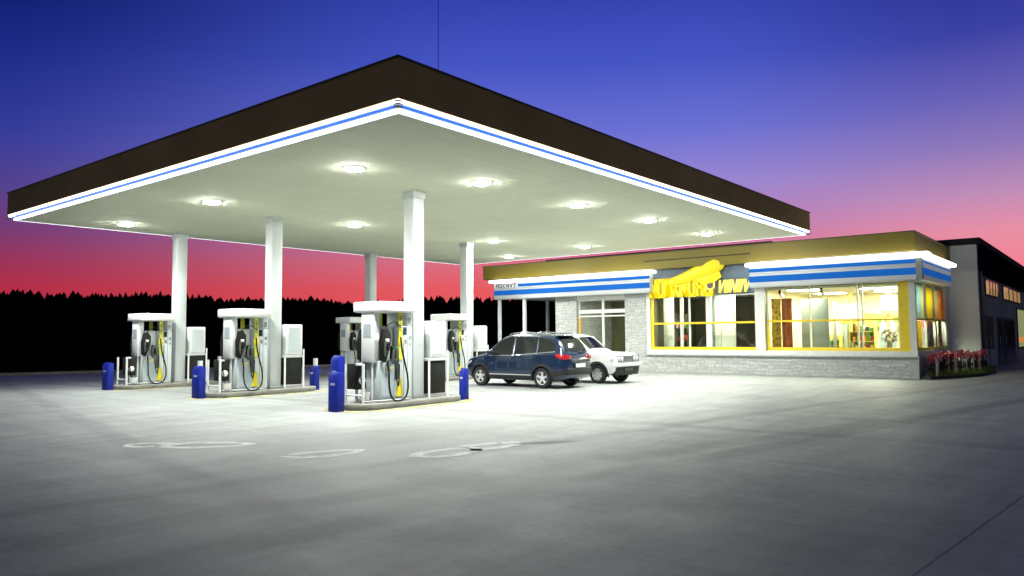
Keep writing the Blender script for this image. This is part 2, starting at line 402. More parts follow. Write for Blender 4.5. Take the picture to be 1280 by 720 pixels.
# columns
colm = mat('column_paint', (.66, .70, .70), .38, var=.06, scale=2.5)
capm = mat('column_cap', (.60, .64, .62), .5, var=.15)
X1, X2 = 4.785, 12.95
YS = (4.686, 10.447, 15.837)
for cx_, cy_ in ((X1, YS[0]), (X1, YS[1]), (X1, YS[2]), (X2, YS[1]), (X2, YS[2])):
    co = MB().box(cx_-.17, cx_+.17, cy_-.17, cy_+.17, .0, ZS-.16, bev=.012).build('column', colm, can, 40)
    MB().box(cx_-.19, cx_+.19, cy_-.19, cy_+.19, ZS-.16, ZS-.003).build('column_cap', capm, co)
    MB().box(cx_-.23, cx_+.23, cy_-.23, cy_+.23, .13, .20, bev=.01).build('base_plate', steel, co, 40)
# recessed lights
lens_m = emit('downlight_lens', (.97, .995, .93), 480.)
rim_m = mat('downlight_rim', (.85, .85, .80), .4)
for lx, ly in ((2.18, 3.71), (4.97, 2.70), (2.3, 9.41), (8.82, 2.71), (2.56, 14.81), (7.22, 9.87), (12.46, 2.56), (16.53, 2.57), (13.09, 9.25), (16.8, 7.75), (17.6, 12.2)):
    dl = MB().lathe([(.225, 0), (.225, -.02), (.21, -.026), (.20, -.018), (.20, 0)], (lx, ly, ZS), n=32, closed=True).build('downlight', rim_m, can, 40)
    MB().lathe([(.19, -.012), (.185, -.034), (.15, -.05), (.09, -.058), (.0001, -.061)], (lx, ly, ZS), n=32).build('lens', lens_m, dl, 60)
    la = bpy.data.lights.new('downlight_lamp', 'AREA'); la.shape = 'DISK'; la.size = .30; la.energy = 180; la.color = (.97, .995, .93); la.spread = R(134)
    lo = bpy.data.objects.new('downlight_lamp', la); COL.objects.link(lo); lo.location = (lx, ly, ZS-.066); lo.parent = can

# aerial mast on the canopy roof
am = thing('aerial_mast', 'thin dark aerial mast rising from the canopy roof into the blue sky', 'aerial', (1.62, .75, ZT-.06))
mm_ = mat('mast_metal', (.05, .05, .08), .5, .5)
MB().cyl((0, 0, .02), (0, 0, 5.2), .006, .004, 8).build('rod', mm_, am, 50)
MB().box(-.08, .08, -.08, .08, 0, .03).build('foot', mm_, am)

# ------------------------------------------------------------------ pump islands
ISL = [(X1, YS[0], 2.75, 6.15), (X1, YS[1], 2.75, 6.15), (X1, YS[2], 2.75, 6.15), (X2, YS[1], 10.95, 14.3), (X2, YS[2], 10.95, 14.3)]
where = ['on the largest island, before the blue car', 'on the middle of three front islands', 'on the front island farthest from the shop',
         'on the rear island by the blue car', 'half hidden behind the largest pump']
def island(x0, x1):
    m = MB(); pts = []
    wd_ = .52; r = .5
    for (cx_, sgn) in ((x1-r, 1), (x0+r, -1)):
        for i in range(9):
            t = R(-90+180*i/8); pts.append((cx_+sgn*r*math.cos(t), sgn*wd_*math.sin(t)))
    m.prism(pts, 'Z', 0, .13, bev=.025)
    return m
for k, (cx_, cy_, x0, x1) in enumerate(ISL):
    lab = 'grey concrete island ' + ['under the largest fuel pump', 'under the middle of three front pumps', 'under the front pump farthest from the shop', 'under the rear pump beside the blue car bonnet', 'under the rear pump half hidden behind the largest'][k]
    tag(island(x0, x1).build('pump_island', concrete_kerb, None, 30, (0, cy_, 0)), lab, 'pump island', 'concrete islands under the pumps')
    # worn yellow keep-clear line on the slab round the island
    y_ = MB(); pts_o = []; 
    for rr0, z in ((.60, .004), (.86, .004)):
        row = []
        for (c2, sgn) in ((x1-.5, 1), (x0+.5, -1)):
            for i in range(13):
                t = R(-90+180*i/12); row.append((c2+sgn*(rr0-.02)*math.cos(t), cy_+sgn*rr0*math.sin(t), z))
        pts_o.append(row+[row[0]])
    y_.grid(pts_o)
    if 'worn_yellow_paint' not in MATS: wear(mat('worn_yellow_paint', (.54, .46, .13), .65, var=.3, scale=3), .38, .6, 3)
    structure(y_.build('yellow_road_marking', MATS['worn_yellow_paint']))

def arc(p, q, sag, n=10, out=(0, 0, 0)):
    p, q = Vector(p), Vector(q); o = Vector(out); r = []
    for i in range(n+1):
        t = i/n; k = 4*t*(1-t)
        r.append(p.lerp(q, t)+Vector((0, 0, -sag*k))+o*k)
    return r
screen_m = mat('pump_screen', (.05, .07, .06), .15)
label_m = mat('label_print', (.12, .12, .05), .5)
def make_pump():
    t = thing('fuel_pump', '', 'fuel pump')
    z0 = .13
    MB().box(-.48, .48, -.36, .36, z0, z0+.06, bev=.01).build('plinth', steel, t, 40)
    # low body and hydraulic cabinet
    cab = MB().box(-.40, .06, -.33, .33, z0+.06, 1.02, bev=.02).build('cabinet', pumpgrey, t, 40)
    MB().box(-.36, .04, -.3345, .3345, .25, .98).build('cabinet_door', mat('cabinet_door_paint', (.44, .52, .57), .35, var=.08), cab)
    MB().box(-.30, .06, -.20, .20, 1.02, 1.80, bev=.03).build('head_body', lightgrey, t, 40)
    # left display post
    po = MB().box(-.52, -.34, -.20, .22, 1.00, 2.12, bev=.02).build('display_post', white, t, 40)
    MB().box(-.525, -.518, -.12, .14, 1.55, 1.85).build('screen', mat('pale_screen', (.38, .44, .45), .2), po)
    MB().cyl((-.46, -.1, z0+.05), (-.46, -.1, 1.0), .025, n=10).build('pipe', white, po, 50)
    MB().cyl((-.46, .16, z0+.05), (-.46, .16, 1.0), .022, n=10).build('pipe', white, po, 50)
    # right tower
    tw = MB().box(.08, .50, -.34, .34, z0+.06, 1.80, bev=.02, seg=3).box(.34, .50, -.34, .34, 1.803, 2.12, bev=.02).build('tower', mat('tower_paint', (.66, .72, .72), .33, var=.05, scale=2), t, 40)
    sm = MB()
    for s in (1, -1):
        sm.box(.245, .252, s*.343-.002, s*.343+.002, .25, 1.79); sm.box(.352, .358, s*.343-.002, s*.343+.002, .25, 1.8)
    sm.build('seam', mat('panel_gap', (.10, .11, .11), .6), tw)
    # cap
    MB().box(-.56, .54, -.47, .47, 2.11, 2.345, bev=.045, seg=4).build('cap', mat('cap_white', (.88, .89, .88), .3), t, 40)
    for s in (-1, 1):
        Y = s*.342
        st_ = MB().box(.085, .19, Y-.012, Y+.012, 1.05, 2.10).build('yellow_strip', lime, t)
        lb = MB()
        for q in range(7):
            hh = .035+.02*((q*5) % 3); lb.box(.105, .168, Y+s*.013-.002, Y+s*.013+.002, 1.70+q*.052, 1.70+q*.052+hh*.6)
        lb.build('lettering', label_m, st_)
        MB().box(.06, .20, Y+s*.014-.008, Y+s*.014+.008, 1.36, 1.52, bev=.006).build('card_reader', yellow, t, 40)
        kp = MB()
        for a in range(3):
            for c in range(4): kp.box(.365+a*.035, .39+a*.035, Y-.008, Y+s*.012, 1.86+c*.035, 1.885+c*.035)
        kp.build('keypad', mat('keypad_grey', (.25, .25, .24), .5), t)
        MB().box(.215, .33, Y-.006, Y+s*.006, 1.60, 1.78).build('display', screen_m, t)
        sk = MB(); sk.box(.395, .47, Y-.004, Y+s*.004, 1.50, 1.58).box(.40, .46, Y-.004, Y+s*.004, 1.36, 1.42).box(.27, .33, Y-.004, Y+s*.004, 1.40, 1.50).box(.225, .24, Y-.004, Y+s*.004, .8, 1.3)
        sk.build('sticker', mat('sticker_mix', (.30, .33, .32), .5, var=.7, scale=14), t)
        MB().box(-.30, -.06, s*.336-.003, s*.336+.003, .80, .93).build('sticker', mat('sticker_pale', (.62, .60, .40), .5, var=.5, scale=20), t)
        # dark recess strip and yellow wedge low down
        MB().box(-.02, .10, Y-.012, Y+.012, .62, 1.30, bev=.01).build('hose_recess', mat('recess_green_grey', (.06, .075, .07), .5), t, 40)
        MB().prism([(.02, .24), (.20, .24), (.16, .62), (.11, .66)], 'Y', min(Y-.014, Y+.014), max(Y-.014, Y+.014)).build('yellow_wedge', yellow, t)
        # nozzle boots and nozzles
        Yb = s*.31
        for j, (nx, nz) in enumerate(((-.34, 1.40), (-.10, 1.22))):
            b = MB()
            if j == 0:
                b.prism([(nx-.13, nz-.34), (nx-.02, nz-.40), (nx+.12, nz-.05), (nx+.13, nz+.22), (nx+.04, nz+.36), (nx-.08, nz+.33), (nx-.15, nz+.05)], 'Y', min(Yb, Yb+s*.13), max(Yb, Yb+s*.13), bev=.03)
            else:
                b.box(nx-.06, nx+.06, min(Yb, Yb+s*.10), max(Yb, Yb+s*.10), nz-.16, nz+.14, bev=.025)
            bo = b.build('nozzle_boot', black, t, 40)
            h = MB(); yy = Yb+s*.15
            h.tube([(nx+.03, yy, nz+.02), (nx-.02, yy, nz+.10), (nx-.06, yy, nz+.04), (nx-.08, yy, nz-.14), (nx-.05, yy-s*.03, nz-.26)], .026, 8)
            h.tube([(nx+.02, yy, nz-.02), (nx+.06, yy, nz-.12), (nx+.01, yy, nz-.18), (nx-.06, yy, nz-.12)], .010, 6)
            h.build('nozzle', mat('nozzle_grey', (.10, .11, .10), .35, .3), bo, 50)
            MB().box(nx-.05, nx+.03, yy-.035, yy+.035, nz+.05, nz+.12, bev=.01).build('nozzle_guard', mat('guard_green', (.03, .12, .05), .4) if j else mat('guard_white', (.7, .7, .68), .4), bo, 40)
        # long loop of hose
        yo = s*.47
        loop = [(-.30, s*.40, 1.02), (-.31, yo, .80), (-.30, yo, .50), (-.24, yo, .27), (-.12, yo, .16), (.05, yo, .155), (.19, yo, .22), (.26, yo, .42), (.24, yo, .70), (.16, yo, .98), (.11, s*.44, 1.25), (.10, s*.40, 1.55)]
        P = []
        for i in range(len(loop)-1):
            a = [Vector(loop[max(0, min(len(loop)-1, i+d))]) for d in (-1, 0, 1, 2)]
            for u in (0, .25, .5, .75):
                P.append(.5*((2*a[1])+(-a[0]+a[2])*u+(2*a[0]-5*a[1]+4*a[2]-a[3])*u*u+(-a[0]+3*a[1]-3*a[2]+a[3])*u**3))
        P.append(Vector(loop[-1]))
        MB().tube(P, .020, 8).build('hose', black, t, 60)
        MB().tube(arc((-.12, s*.44, 1.05), (.06, s*.40, .95), .52, 14, (0, s*.04, 0)), .014, 6).build('hose', black, t, 60)
        MB().tube(arc((-.36, s*.36, 1.72), (.09, s*.36, 1.80), -.13, 10, (0, s*.06, 0)), .013, 6).build('hose', black, t, 60)
    return t
pump0 = make_pump()
def make_unit():
    t = thing('service_cabinet', '', 'cabinet')
    MB().box(-.28, .28, -.31, .31, .13, .22, bev=.01).build('plinth', steel, t, 40)
    MB().box(-.27, .27, -.29, .29, .22, .985, bev=.012).build('lower_cabinet', darkpanel, t, 40)
    MB().box(-.31, .31, -.32, .32, .985, 1.06, bev=.012).build('shelf', lightgrey, t, 40)
    h = MB().box(-.27, .27, -.33, .33, 1.06, 1.93, bev=.03).build('head', white, t, 40)
    for s in (1, -1): MB().box(-.20, .20, s*.331-.004, s*.331+.004, 1.14, 1.84).build('face_panel', mat('face_panel_grey', (.60, .66, .67), .3, var=.05), h)
    for sx in (-.30, .32):
        for s in (1, -1): MB().cyl((sx, s*.31, .13), (sx, s*.31, 1.22 if sx > 0 else .985), .026, n=10).build('post', white, t, 50)
    return t
unit0 = make_unit()
desc_p = ['white fuel pump with black hoses ', 'white cabinet with dark front ']
for k, (cx_, cy_, x0, x1) in enumerate(ISL):
    p = pump0 if k == 0 else copy_tree(pump0)
    p.location = (cx_-.88, cy_, 0); p['label'] = desc_p[0]+where[k]; p['group'] = 'fuel pumps on the islands'
    u = unit0 if k == 0 else copy_tree(unit0)
    u.location = (cx_+.50, cy_, 0); u['label'] = desc_p[1]+'past the column '+where[k]; u['group'] = 'service cabinets beside the columns'
# pipe guards and service bins on front islands, at the near end
def make_guard():
    t = thing('pipe_guard', '', 'guard rail')
    for s in (-1, 1): MB().cyl((0, s*.30, .13), (0, s*.30, .98), .032, n=12).build('post', white, t, 50)
    MB().tube([(0, -.30, .30), (0, .30, .30)], .020, 8).build('rail', white, t, 50)
    MB().tube([(0, -.30, .18), (.55, -.40, .17), (1.2, -.44, .17)], .014, 8).build('pipe', lightgrey, t, 50)
    return t
def make_bin():
    t = thing('service_bin', '', 'bin')
    MB().box(-.13, .13, -.18, .18, .42, .98, bev=.02).build('body', darkpanel, t, 40)
    MB().cyl((0, 0, .13), (0, 0, .43), .035, n=10).build('stand', steel, t, 50)
    MB().lathe([(.10, 0), (.12, .16), (.105, .16), (.09, .03)], (0, -.27, .20), n=18).build('bucket', white, t, 40)
    MB().lathe([(.06, 0), (.085, .03), (.085, .06), (.03, .07)], (-.02, -.25, .62), 'Y', n=16).build('towel_roll', white, t, 40)
    MB().tube([(-.02, -.28, .22), (-.10, -.26, .70), (-.14, -.22, .95)], .012, 6).build('squeegee_handle', black, t, 50)
    MB().box(-.20, -.06, -.27, -.19, .94, .99, bev=.01).build('squeegee_head', lightgrey, t, 40)
    return t
g0, b0_ = make_guard(), make_bin()
gw = ['behind the two bollards of the largest island', 'at the front end of the middle island', 'on the front island farthest from the shop']
for k in range(3):
    cy_ = YS[k]
    g = g0 if k == 0 else copy_tree(g0); g.location = (3.02, cy_, 0); g['label'] = 'white pipe guard '+gw[k]; g['group'] = 'pipe guards'
    b = b0_ if k == 0 else copy_tree(b0_); b.location = (3.22, cy_-.02 if k else cy_+.16, 0); b['label'] = 'dark windscreen service bin with white bucket '+gw[k]; b['group'] = 'windscreen service bins'
def make_bollard(hs, wy, hp, name_label):
    t = thing('bollard', name_label, 'bollard', group='blue sleeved bollards at the island ends')
    m = MB(); wx = .10
    pr = [(-wx, 0), (wx, 0), (wx, hs-.03), (-.02, hs), (-wx, hs-.10)]
    m.prism(pr, 'Y', -wy/2, wy/2, bev=.03)
    s = m.build('sleeve', blue, t, 40)
    MB().cyl((.03, 0, hs-.2), (.03, 0, hp), .065, n=16).build('pole', white, t, 50)
    bn = MB().box(-wx-.003, -wx+.002, -wy*.25, wy*.22, hs*.66, hs*.72)
    bn.build('lettering', mat('pale_print', (.55, .6, .7), .5), s)
    return t
for (bxx, byy, hs, wy, hp, lb) in (
    (2.50, YS[0]-.05, .84, .31, .80, 'short blue bollard sleeve with white lettering at the front of the largest island'),
    (2.76, YS[0]+.24, 1.17, .27, 1.1, 'tallest blue bollard sleeve, just behind the short one on the largest island'),
    (2.60, YS[1], .84, .38, .97, 'blue bollard with white pole top at the front end of the middle island'),
    (2.60, YS[2], .84, .38, .80, 'blue bollard at the front end of the island farthest from the shop'),
    (6.22, YS[0]-.28, .78, .17, .74, 'narrow blue bollard at the shop end of the largest island'),
    (6.22, YS[1], .72, .24, .93, 'blue bollard with white pole top at the shop end of the middle island'),
    (6.22, YS[2], .72, .24, .93, 'blue bollard at the shop end of the island farthest from the shop')):
    b = make_bollard(hs, wy, hp, lb); b.location = (bxx, byy, 0)

# ------------------------------------------------------------------ cars
def smooth_stations(S, n=64):
    xs = [s[0] for s in S]; out = []
    raw = []
    for i in range(n+1):
        x = xs[0]+(xs[-1]-xs[0])*i/n
        for a, b in zip(S, S[1:]):
            if a[0] <= x <= b[0]+1e-9:
                t = (x-a[0])/(b[0]-a[0]); raw.append([x]+[a[k]+(b[k]-a[k])*t for k in range(1, 7)]); break
    for i, r in enumerate(raw):
        if 1 <= i < len(raw)-1: out.append([r[0]]+[(raw[i-1][k]+2*r[k]+raw[i+1][k])/4 for k in range(1, 7)])
        else: out.append(r)
    return out
class Car:
    def __init__(s, S, crown=.02): s.T = smooth_stations(S); s.crown = crown
    def at(s, x):
        T = s.T; x = max(T[0][0], min(T[-1][0], x))
        for a, b in zip(T, T[1:]):
            if a[0] <= x <= b[0]+1e-9:
                t = (x-a[0])/(b[0]-a[0]); return [a[k]+(b[k]-a[k])*t for k in range(7)]
        return T[-1]
    def section(s, x):
        _, zb, zk, wl, wk, zt, wt = s.at(x)
        return [(0, zb), (wl*.9, zb), (wl*.985, zb+.07), (wl*1.01, zb+(zk-zb)*.45), (wl*.995, zb+(zk-zb)*.78), (wk, zk), (wk-.02, zk+.02) if zt-zk > .06 else (wk*.97, zk+.01), (wt+.05 if zt-zk > .06 else wt+.02, zt-.07 if zt-zk > .15 else zt-(zt-zk)*.35), (wt-.04, zt-.012), (wt*.5, zt+s.crown*.7), (0, zt+s.crown)]
    def y_at(s, x, z):
        P = s.section(x)[1:9]
        for a, b in zip(P, P[1:]):
            if a[1] <= z <= b[1] and b[1] > a[1]: return a[0]+(b[0]-a[0])*(z-a[1])/(b[1]-a[1])
        return P[-1][0] if z > P[-1][1] else P[0][0]
    def z_top(s, x, y):
        P = s.section(x)[5:]; y = abs(y)
        for a, b in zip(P, P[1:]):
            if b[0] <= y <= a[0] and a[0] > b[0]: return b[1]+(a[1]-b[1])*(y-b[0])/(a[0]-b[0])
        return P[0][1]
    def body(s, name, m, parent, axles, rw):
        mb = MB(); rows = []
        for st in s.T:
            h = s.section(st[0]); rows.append([(st[0], y, z) for y, z in h]+[(st[0], -y, z) for y, z in h[-2:0:-1]])
        V = mb.grid(rows, close=True)
        mb.bm.faces.new(V[0]); mb.bm.faces.new(V[-1][::-1])
        o = mb.build(name, m, None, None)
        cut = MB()
        for ax in axles:
            for sg in (1, -1): cut.cyl((ax, sg*.45, rw), (ax, sg*1.2, rw), rw+.055, n=28)
        c = cut.build('arch_cutter', m)
        md = o.modifiers.new('arch', 'BOOLEAN'); md.operation = 'DIFFERENCE'; md.object = c; md.solver = 'EXACT'
        dg = bpy.context.evaluated_depsgraph_get()
        me = bpy.data.meshes.new_from_object(o.evaluated_get(dg)); o.modifiers.clear(); old = o.data; o.data = me; bpy.data.meshes.remove(old)
        cm_ = c.data; bpy.data.objects.remove(c); bpy.data.meshes.remove(cm_)
        for p in me.polygons: p.use_smooth = True
        me.set_sharp_from_angle(angle=R(38)); o.parent = parent
        return o
    def side_patch(s, name, m, parent, x0, x1, zlo, zhi, sides=(1, -1), off=.006, n=14, nz=6):
        o = None
        for sg in sides:
            rows = []
            for i in range(n+1):
                x = x0+(x1-x0)*i/n; a, b = zlo(x), zhi(x)
                rows.append([(x, sg*(s.y_at(x, a+(b-a)*j/nz)+off), a+(b-a)*j/nz) for j in range(nz+1)])
            mb = MB(); mb.grid(rows); o = mb.build(name, m, parent, 60)
        return o
    def top_patch(s, name, m, parent, x0, x1, hw0, hw1, off=.008, n=12, ny=10, bulge=.0):
        rows = []
        for i in range(n+1):
            x = x0+(x1-x0)*i/n; hw = hw0+(hw1-hw0)*i/n; row = []
            e = .01; c = s.at(x); z1, z2 = s.z_top(x-e, 0), s.z_top(x+e, 0); nrm_ = Vector((-(z2-z1)/(2*e), 0, 1)).normalized()
            for j in range(ny+1):
                y = -hw+2*hw*j/ny; row.append(tuple(Vector((x, y, s.z_top(x, y)))+nrm_*off))
            rows.append(row)
        mb = MB(); mb.grid(rows); return mb.build(name, m, parent, 60)
def wheel(parent, x, y, rw, wdt, spokes, sg):
    t = MB().lathe([(rw*.64, -wdt/2+.01), (rw*.80, -wdt/2), (rw*.95, -wdt/2+.012), (rw, -wdt/2+.04), (rw, wdt/2-.04), (rw*.95, wdt/2-.012), (rw*.80, wdt/2), (rw*.64, wdt/2-.01)], (0, 0, 0), 'Y', n=36, closed=True)
    e = bpy.data.objects.new('wheel', None); COL.objects.link(e); e.parent = parent; e.location = (x, y, rw)
    t.build('tyre', mat('tyre_rubber', (.010, .010, .011), .75, bump=.2, bscale=60), e, 40)
    rm = MB(); o = sg*(wdt/2-.025)
    rm.lathe([(rw*.655, -wdt/2+.02), (rw*.66, wdt/2-.012), (rw*.60, wdt/2-.02), (rw*.58, -wdt/2+.02)], (0, 0, 0), 'Y', n=32, closed=True)
    rm.lathe([(.0001, o+sg*.008), (rw*.16, o), (rw*.16, o-sg*.05)], (0, 0, 0), 'Y', n=20)
    for k in range(spokes):
        a = 2*math.pi*k/spokes+.3; d = Vector((math.cos(a), 0, math.sin(a))); q = Vector((-d.z, 0, d.x))
        p = [d*rw*.10-q*.035, d*rw*.10+q*.035, d*rw*.62+q*.028, d*rw*.62-q*.028]
        A = [rm.bm.verts.new(v+Vector((0, o-sg*.004, 0))) for v in p]; B = [rm.bm.verts.new(v+Vector((0, o-sg*.045, 0))) for v in p]
        rm.bm.faces.new(A)
        for i in range(4): rm.bm.faces.new((A[i], A[(i+1) % 4], B[(i+1) % 4], B[i]))
    rm.build('rim', mat('alloy_rim', (.66, .67, .67), .35, .35, var=.05), e, 35)
    MB().lathe([(.0001, o-sg*.06), (rw*.58, o-sg*.06)], (0, 0, 0), 'Y', n=24).build('brake_disc', mat('brake_dark', (.035, .035, .035), .5, .5), e)
def arch_trim(car, m, parent, ax, rw, sides=(1, -1)):
    for sg in sides:
        rows = []
        for i in range(25):
            t = R(-12+204*i/24); row = []
            for rr_ in (rw+.045, rw+.085, rw+.12):
                x, z = ax+rr_*math.cos(t), max(.2, rw+rr_*math.sin(t)); row.append((x, sg*(car.y_at(x, z)+(.012 if rr_ < rw+.1 else .004)), z))
            rows.append(row)
        mb = MB(); mb.grid(rows); mb.build('arch_trim', m, parent, 60)
carglass = mat('car_glass', (.008, .010, .011), .05, spec=.9)
chrome = mat('chrome_trim', (.75, .76, .77), .15, 1.)
clad = mat('black_cladding', (.009, .009, .010), .6, var=.1)
seam = mat('door_gap', (.004, .004, .006), .6)
redlamp = mat('red_lamp', (.30, .008, .012), .15, coat=.5)
clearlamp = mat('clear_lamp', (.62, .66, .68), .12, .3, coat=.5)
plate_m = mat('plate_white', (.72, .72, .68), .5)
# --- dark blue crossover, parked with its nose to the woods
suv = thing('parked_car', 'dark metallic blue crossover with roof rails parked beside the white car', 'car', (11.07, 6.24, 0), R(90))
S = [(-2.0, .42, .80, .60, .60, .88, .52), (-1.96, .34, .92, .70, .69, 1.00, .60), (-1.88, .28, .96, .77, .75, 1.14, .60), (-1.68, .25, .98, .80, .78, 1.44, .56), (-1.52, .24, .985, .80, .785, 1.535, .55),
     (-1.15, .23, .98, .80, .79, 1.585, .555), (-.4, .22, .96, .80, .79, 1.615, .56), (.15, .22, .945, .80, .79, 1.595, .555), (.42, .22, .94, .80, .79, 1.53, .555), (.95, .23, .93, .80, .785, 1.19, .575),
     (1.16, .24, .92, .80, .775, 1.01, .62), (1.40, .25, .90, .785, .76, .955, .63), (1.72, .27, .83, .74, .71, .875, .60), (1.90, .30, .72, .65, .62, .765, .53), (1.97, .38, .62, .54, .52, .66, .45)]
bluepaint = mat('blue_car_paint', (.005, .018, .055), .25, .25, coat=.8)
ca = Car(S); rw = .305; AX = (-1.2, 1.22)
ca.body('body', bluepaint, suv, AX, rw)
for ax in AX:
    for sg in (1, -1): wheel(suv, ax, sg*.70, rw, .20, 5, sg)
    arch_trim(ca, clad, suv, ax, rw)
def lin(*pts):
    def fn(x):
        for (a, b), (c, d) in zip(pts, pts[1:]):
            if x <= c: return b+(d-b)*(x-a)/(c-a) if x > a else b
        return pts[-1][1]
    return fn
ca.side_patch('side_window', carglass, suv, -1.62, -1.02, lin((-1.62, 1.10), (-1.02, 1.02)), lin((-1.62, 1.26), (-1.48, 1.42), (-1.02, 1.50)))
ca.side_patch('side_window', carglass, suv, -.97, -.14, lin((-.97, 1.015), (-.14, .985)), lin((-.97, 1.505), (-.14, 1.535)))
ca.side_patch('side_window', carglass, suv, -.08, .82, lin((-.08, .985), (.82, .965)), lin((-.08, 1.535), (.16, 1.52), (.40, 1.42), (.82, 1.13)))
ca.side_patch('window_trim', chrome, suv, -1.66, .86, lin((-1.66, 1.07), (-.1, .962), (.86, .944)), lin((-1.66, 1.095), (-.1, .978), (.86, .958)), off=.007)
ca.top_patch('windscreen', carglass, suv, .44, .95, .50, .56)
ca.top_patch('rear_window', carglass, suv, -1.90, -1.62, .53, .50)
for x in (-.98, -.11, .86):
    ca.side_patch('door_seam', seam, suv, x-.006, x+.006, lin((x, .36), (x+.1, .36)), lin((x, .95), (x+.1, .95)), off=.004, n=1, nz=10)
ca.side_patch('sill_cladding', clad, suv, -.80, .82, lin((-.8, .245), (.82, .245)), lin((-.8, .36), (.82, .36)), off=.010)
ca.side_patch('sill_strip', chrome, suv, -.80, .82, lin((-.8, .372), (.82, .372)), lin((-.8, .40), (.82, .40)), off=.012, nz=2)
for sx, x in ((0, -.86), (0, .02)):
    for sg in (1, -1):
        y = sg*(ca.y_at(x, .86)+.018); MB().box(x-.09, x+.09, y-.014, y+.014, .85, .885, bev=.01).build('door_handle', bluepaint, suv, 40)
ca.side_patch('tail_light', redlamp, suv, -1.97, -1.70, lin((-1.97, .84), (-1.7, .93)), lin((-1.97, .99), (-1.7, 1.03)), off=.010)
ca.side_patch('rear_bumper', clad, suv, -1.995, -1.60, lin((-2, .43), (-1.6, .30)), lin((-2, .58), (-1.6, .50)), off=.010)
ca.side_patch('headlight', clearlamp, suv, 1.60, 1.90, lin((1.60, .74), (1.9, .60)), lin((1.6, .80), (1.9, .70)), off=.008)
rb = MB().box(-2.06, -1.92, -.62, .62, .40, .60, bev=.04).build('rear_bumper', clad, suv, 40)
MB().box(-2.068, -2.058, -.24, .24, .62, .73).build('number_plate', plate_m, suv)
MB().box(-2.04, -1.98, -.28, .28, .59, .76, bev=.01).build('plate_recess', bluepaint, suv, 40)
for sg in (1, -1):
    MB().box(-2.02, -1.93, min(sg*.42, sg*.64), max(sg*.42, sg*.64), .86, .97, bev=.02).build('tail_light', redlamp, suv, 40)
    y = sg*.535
    MB().tube([(-1.45, y, 1.545), (-1.38, y, 1.605), (-.4, y, 1.665), (.1, y, 1.63), (.2, y, 1.585)], .016, 8).build('roof_rail', chrome, suv, 50)
    yy = sg*.90
    mi = MB().box(.60, .78, yy-.09, yy+.09, .98, 1.12, bev=.04, seg=3).build('door_mirror', bluepaint, suv, 40)
MB().box(-1.70, -1.50, -.50, .50, 1.535, 1.56, bev=.012).build('roof_spoiler', bluepaint, suv, 40)
MB().tube([(-1.98, -.25, 1.03), (-1.93, 0, 1.10), (-1.92, .3, 1.12)], .010, 6).build('rear_wiper', black, suv, 50)
MB().box(1.93, 2.0, -.5, .5, .40, .56, bev=.03).build('grille', clad, suv, 40)

# --- white hatchback facing the viewer's side
wc = thing('parked_car', 'white boxy hatchback with black lower bumper parked nose out behind the blue car', 'car', (13.76, 6.08, 0), R(-90))
S2 = [(-1.95, .40, .80, .66, .64, .90, .58), (-1.90, .32, .90, .72, .71, 1.05, .60), (-1.72, .27, .96, .76, .75, 1.40, .57), (-1.55, .25, .97, .77, .76, 1.53, .56), (-.9, .24, .97, .775, .765, 1.585, .57),
      (.05, .24, .97, .775, .765, 1.58, .57), (.30, .24, .97, .775, .765, 1.51, .57), (.86, .25, .97, .775, .76, 1.09, .61), (1.0, .26, .965, .77, .75, 1.01, .66), (1.70, .28, .93, .77, .75, .99, .69), (1.84, .30, .91, .76, .74, .965, .68), (1.90, .34, .86, .74, .72, .91, .66), (1.92, .40, .78, .72, .70, .83, .64)]
whitepaint = mat('white_car_paint', (.72, .72, .70), .3, coat=.8)
cb = Car(S2, .015); AX2 = (-1.2, 1.24); rw2 = .30
cb.body('body', whitepaint, wc, AX2, rw2)
for ax in AX2:
    for sg in (1, -1): wheel(wc, ax, sg*.685, rw2, .19, 8, sg)
    arch_trim(cb, clad, wc, ax, rw2)
cb.top_patch('windscreen', carglass, wc, .33, .83, .50, .57)
cb.top_patch('rear_window', carglass, wc, -1.86, -1.62, .52, .50)
cb.side_patch('side_window', carglass, wc, -1.60, -.72, lin((-1.6, 1.05), (-.7, 1.02)), lin((-1.6, 1.36), (-1.4, 1.46), (-.7, 1.50)))
cb.side_patch('side_window', carglass, wc, -.62, .72, lin((-.62, 1.02), (.72, 1.0)), lin((-.62, 1.50), (.05, 1.50), (.28, 1.40), (.72, 1.10)))
for x in (-.67, .76):
    cb.side_patch('door_seam', seam, wc, x-.006, x+.006, lin((x, .36), (x+.1, .36)), lin((x, .97), (x+.1, .97)), off=.004, n=1, nz=10)
cb.side_patch('sill_cladding', clad, wc, -.86, .86, lin((-.8, .25), (.82, .25)), lin((-.8, .36), (.82, .36)), off=.010)
# front: grille, paired lamps, white bumper bar and black lower bumper
gr = MB().box(1.90, 1.945, -.26, .26, .69, .89, bev=.01).build('grille', mat('grille_grey', (.14, .15, .16), .4), wc, 40)
gb = MB()
for q in range(4): gb.box(1.944, 1.952, -.25, .25, .705+q*.046, .728+q*.046)
gb.build('grille_bar', chrome, gr)
for sg in (1, -1):
    hl = MB().box(1.87, 1.95, min(sg*.28, sg*.60), max(sg*.28, sg*.70), .685, .90, bev=.02).build('headlight', mat('lamp_housing', (.18, .20, .22), .25, .4), wc, 40)
    for yy in (.38, .56): MB().lathe([(.078, 0), (.07, .012), (.0001, .022)], (1.95, sg*yy, .795), 'X', n=18).build('lamp_lens', clearlamp, hl, 50)
    cb.side_patch('indicator_lamp', clearlamp, wc, 1.74, 1.86, lin((1.7, .70), (1.9, .70)), lin((1.7, .80), (1.9, .80)), sides=(sg,), off=.008)
    yy = sg*.86
    MB().box(.50, .64, yy-.08, yy+.08, 1.0, 1.12, bev=.03).build('door_mirror', clad, wc, 40)
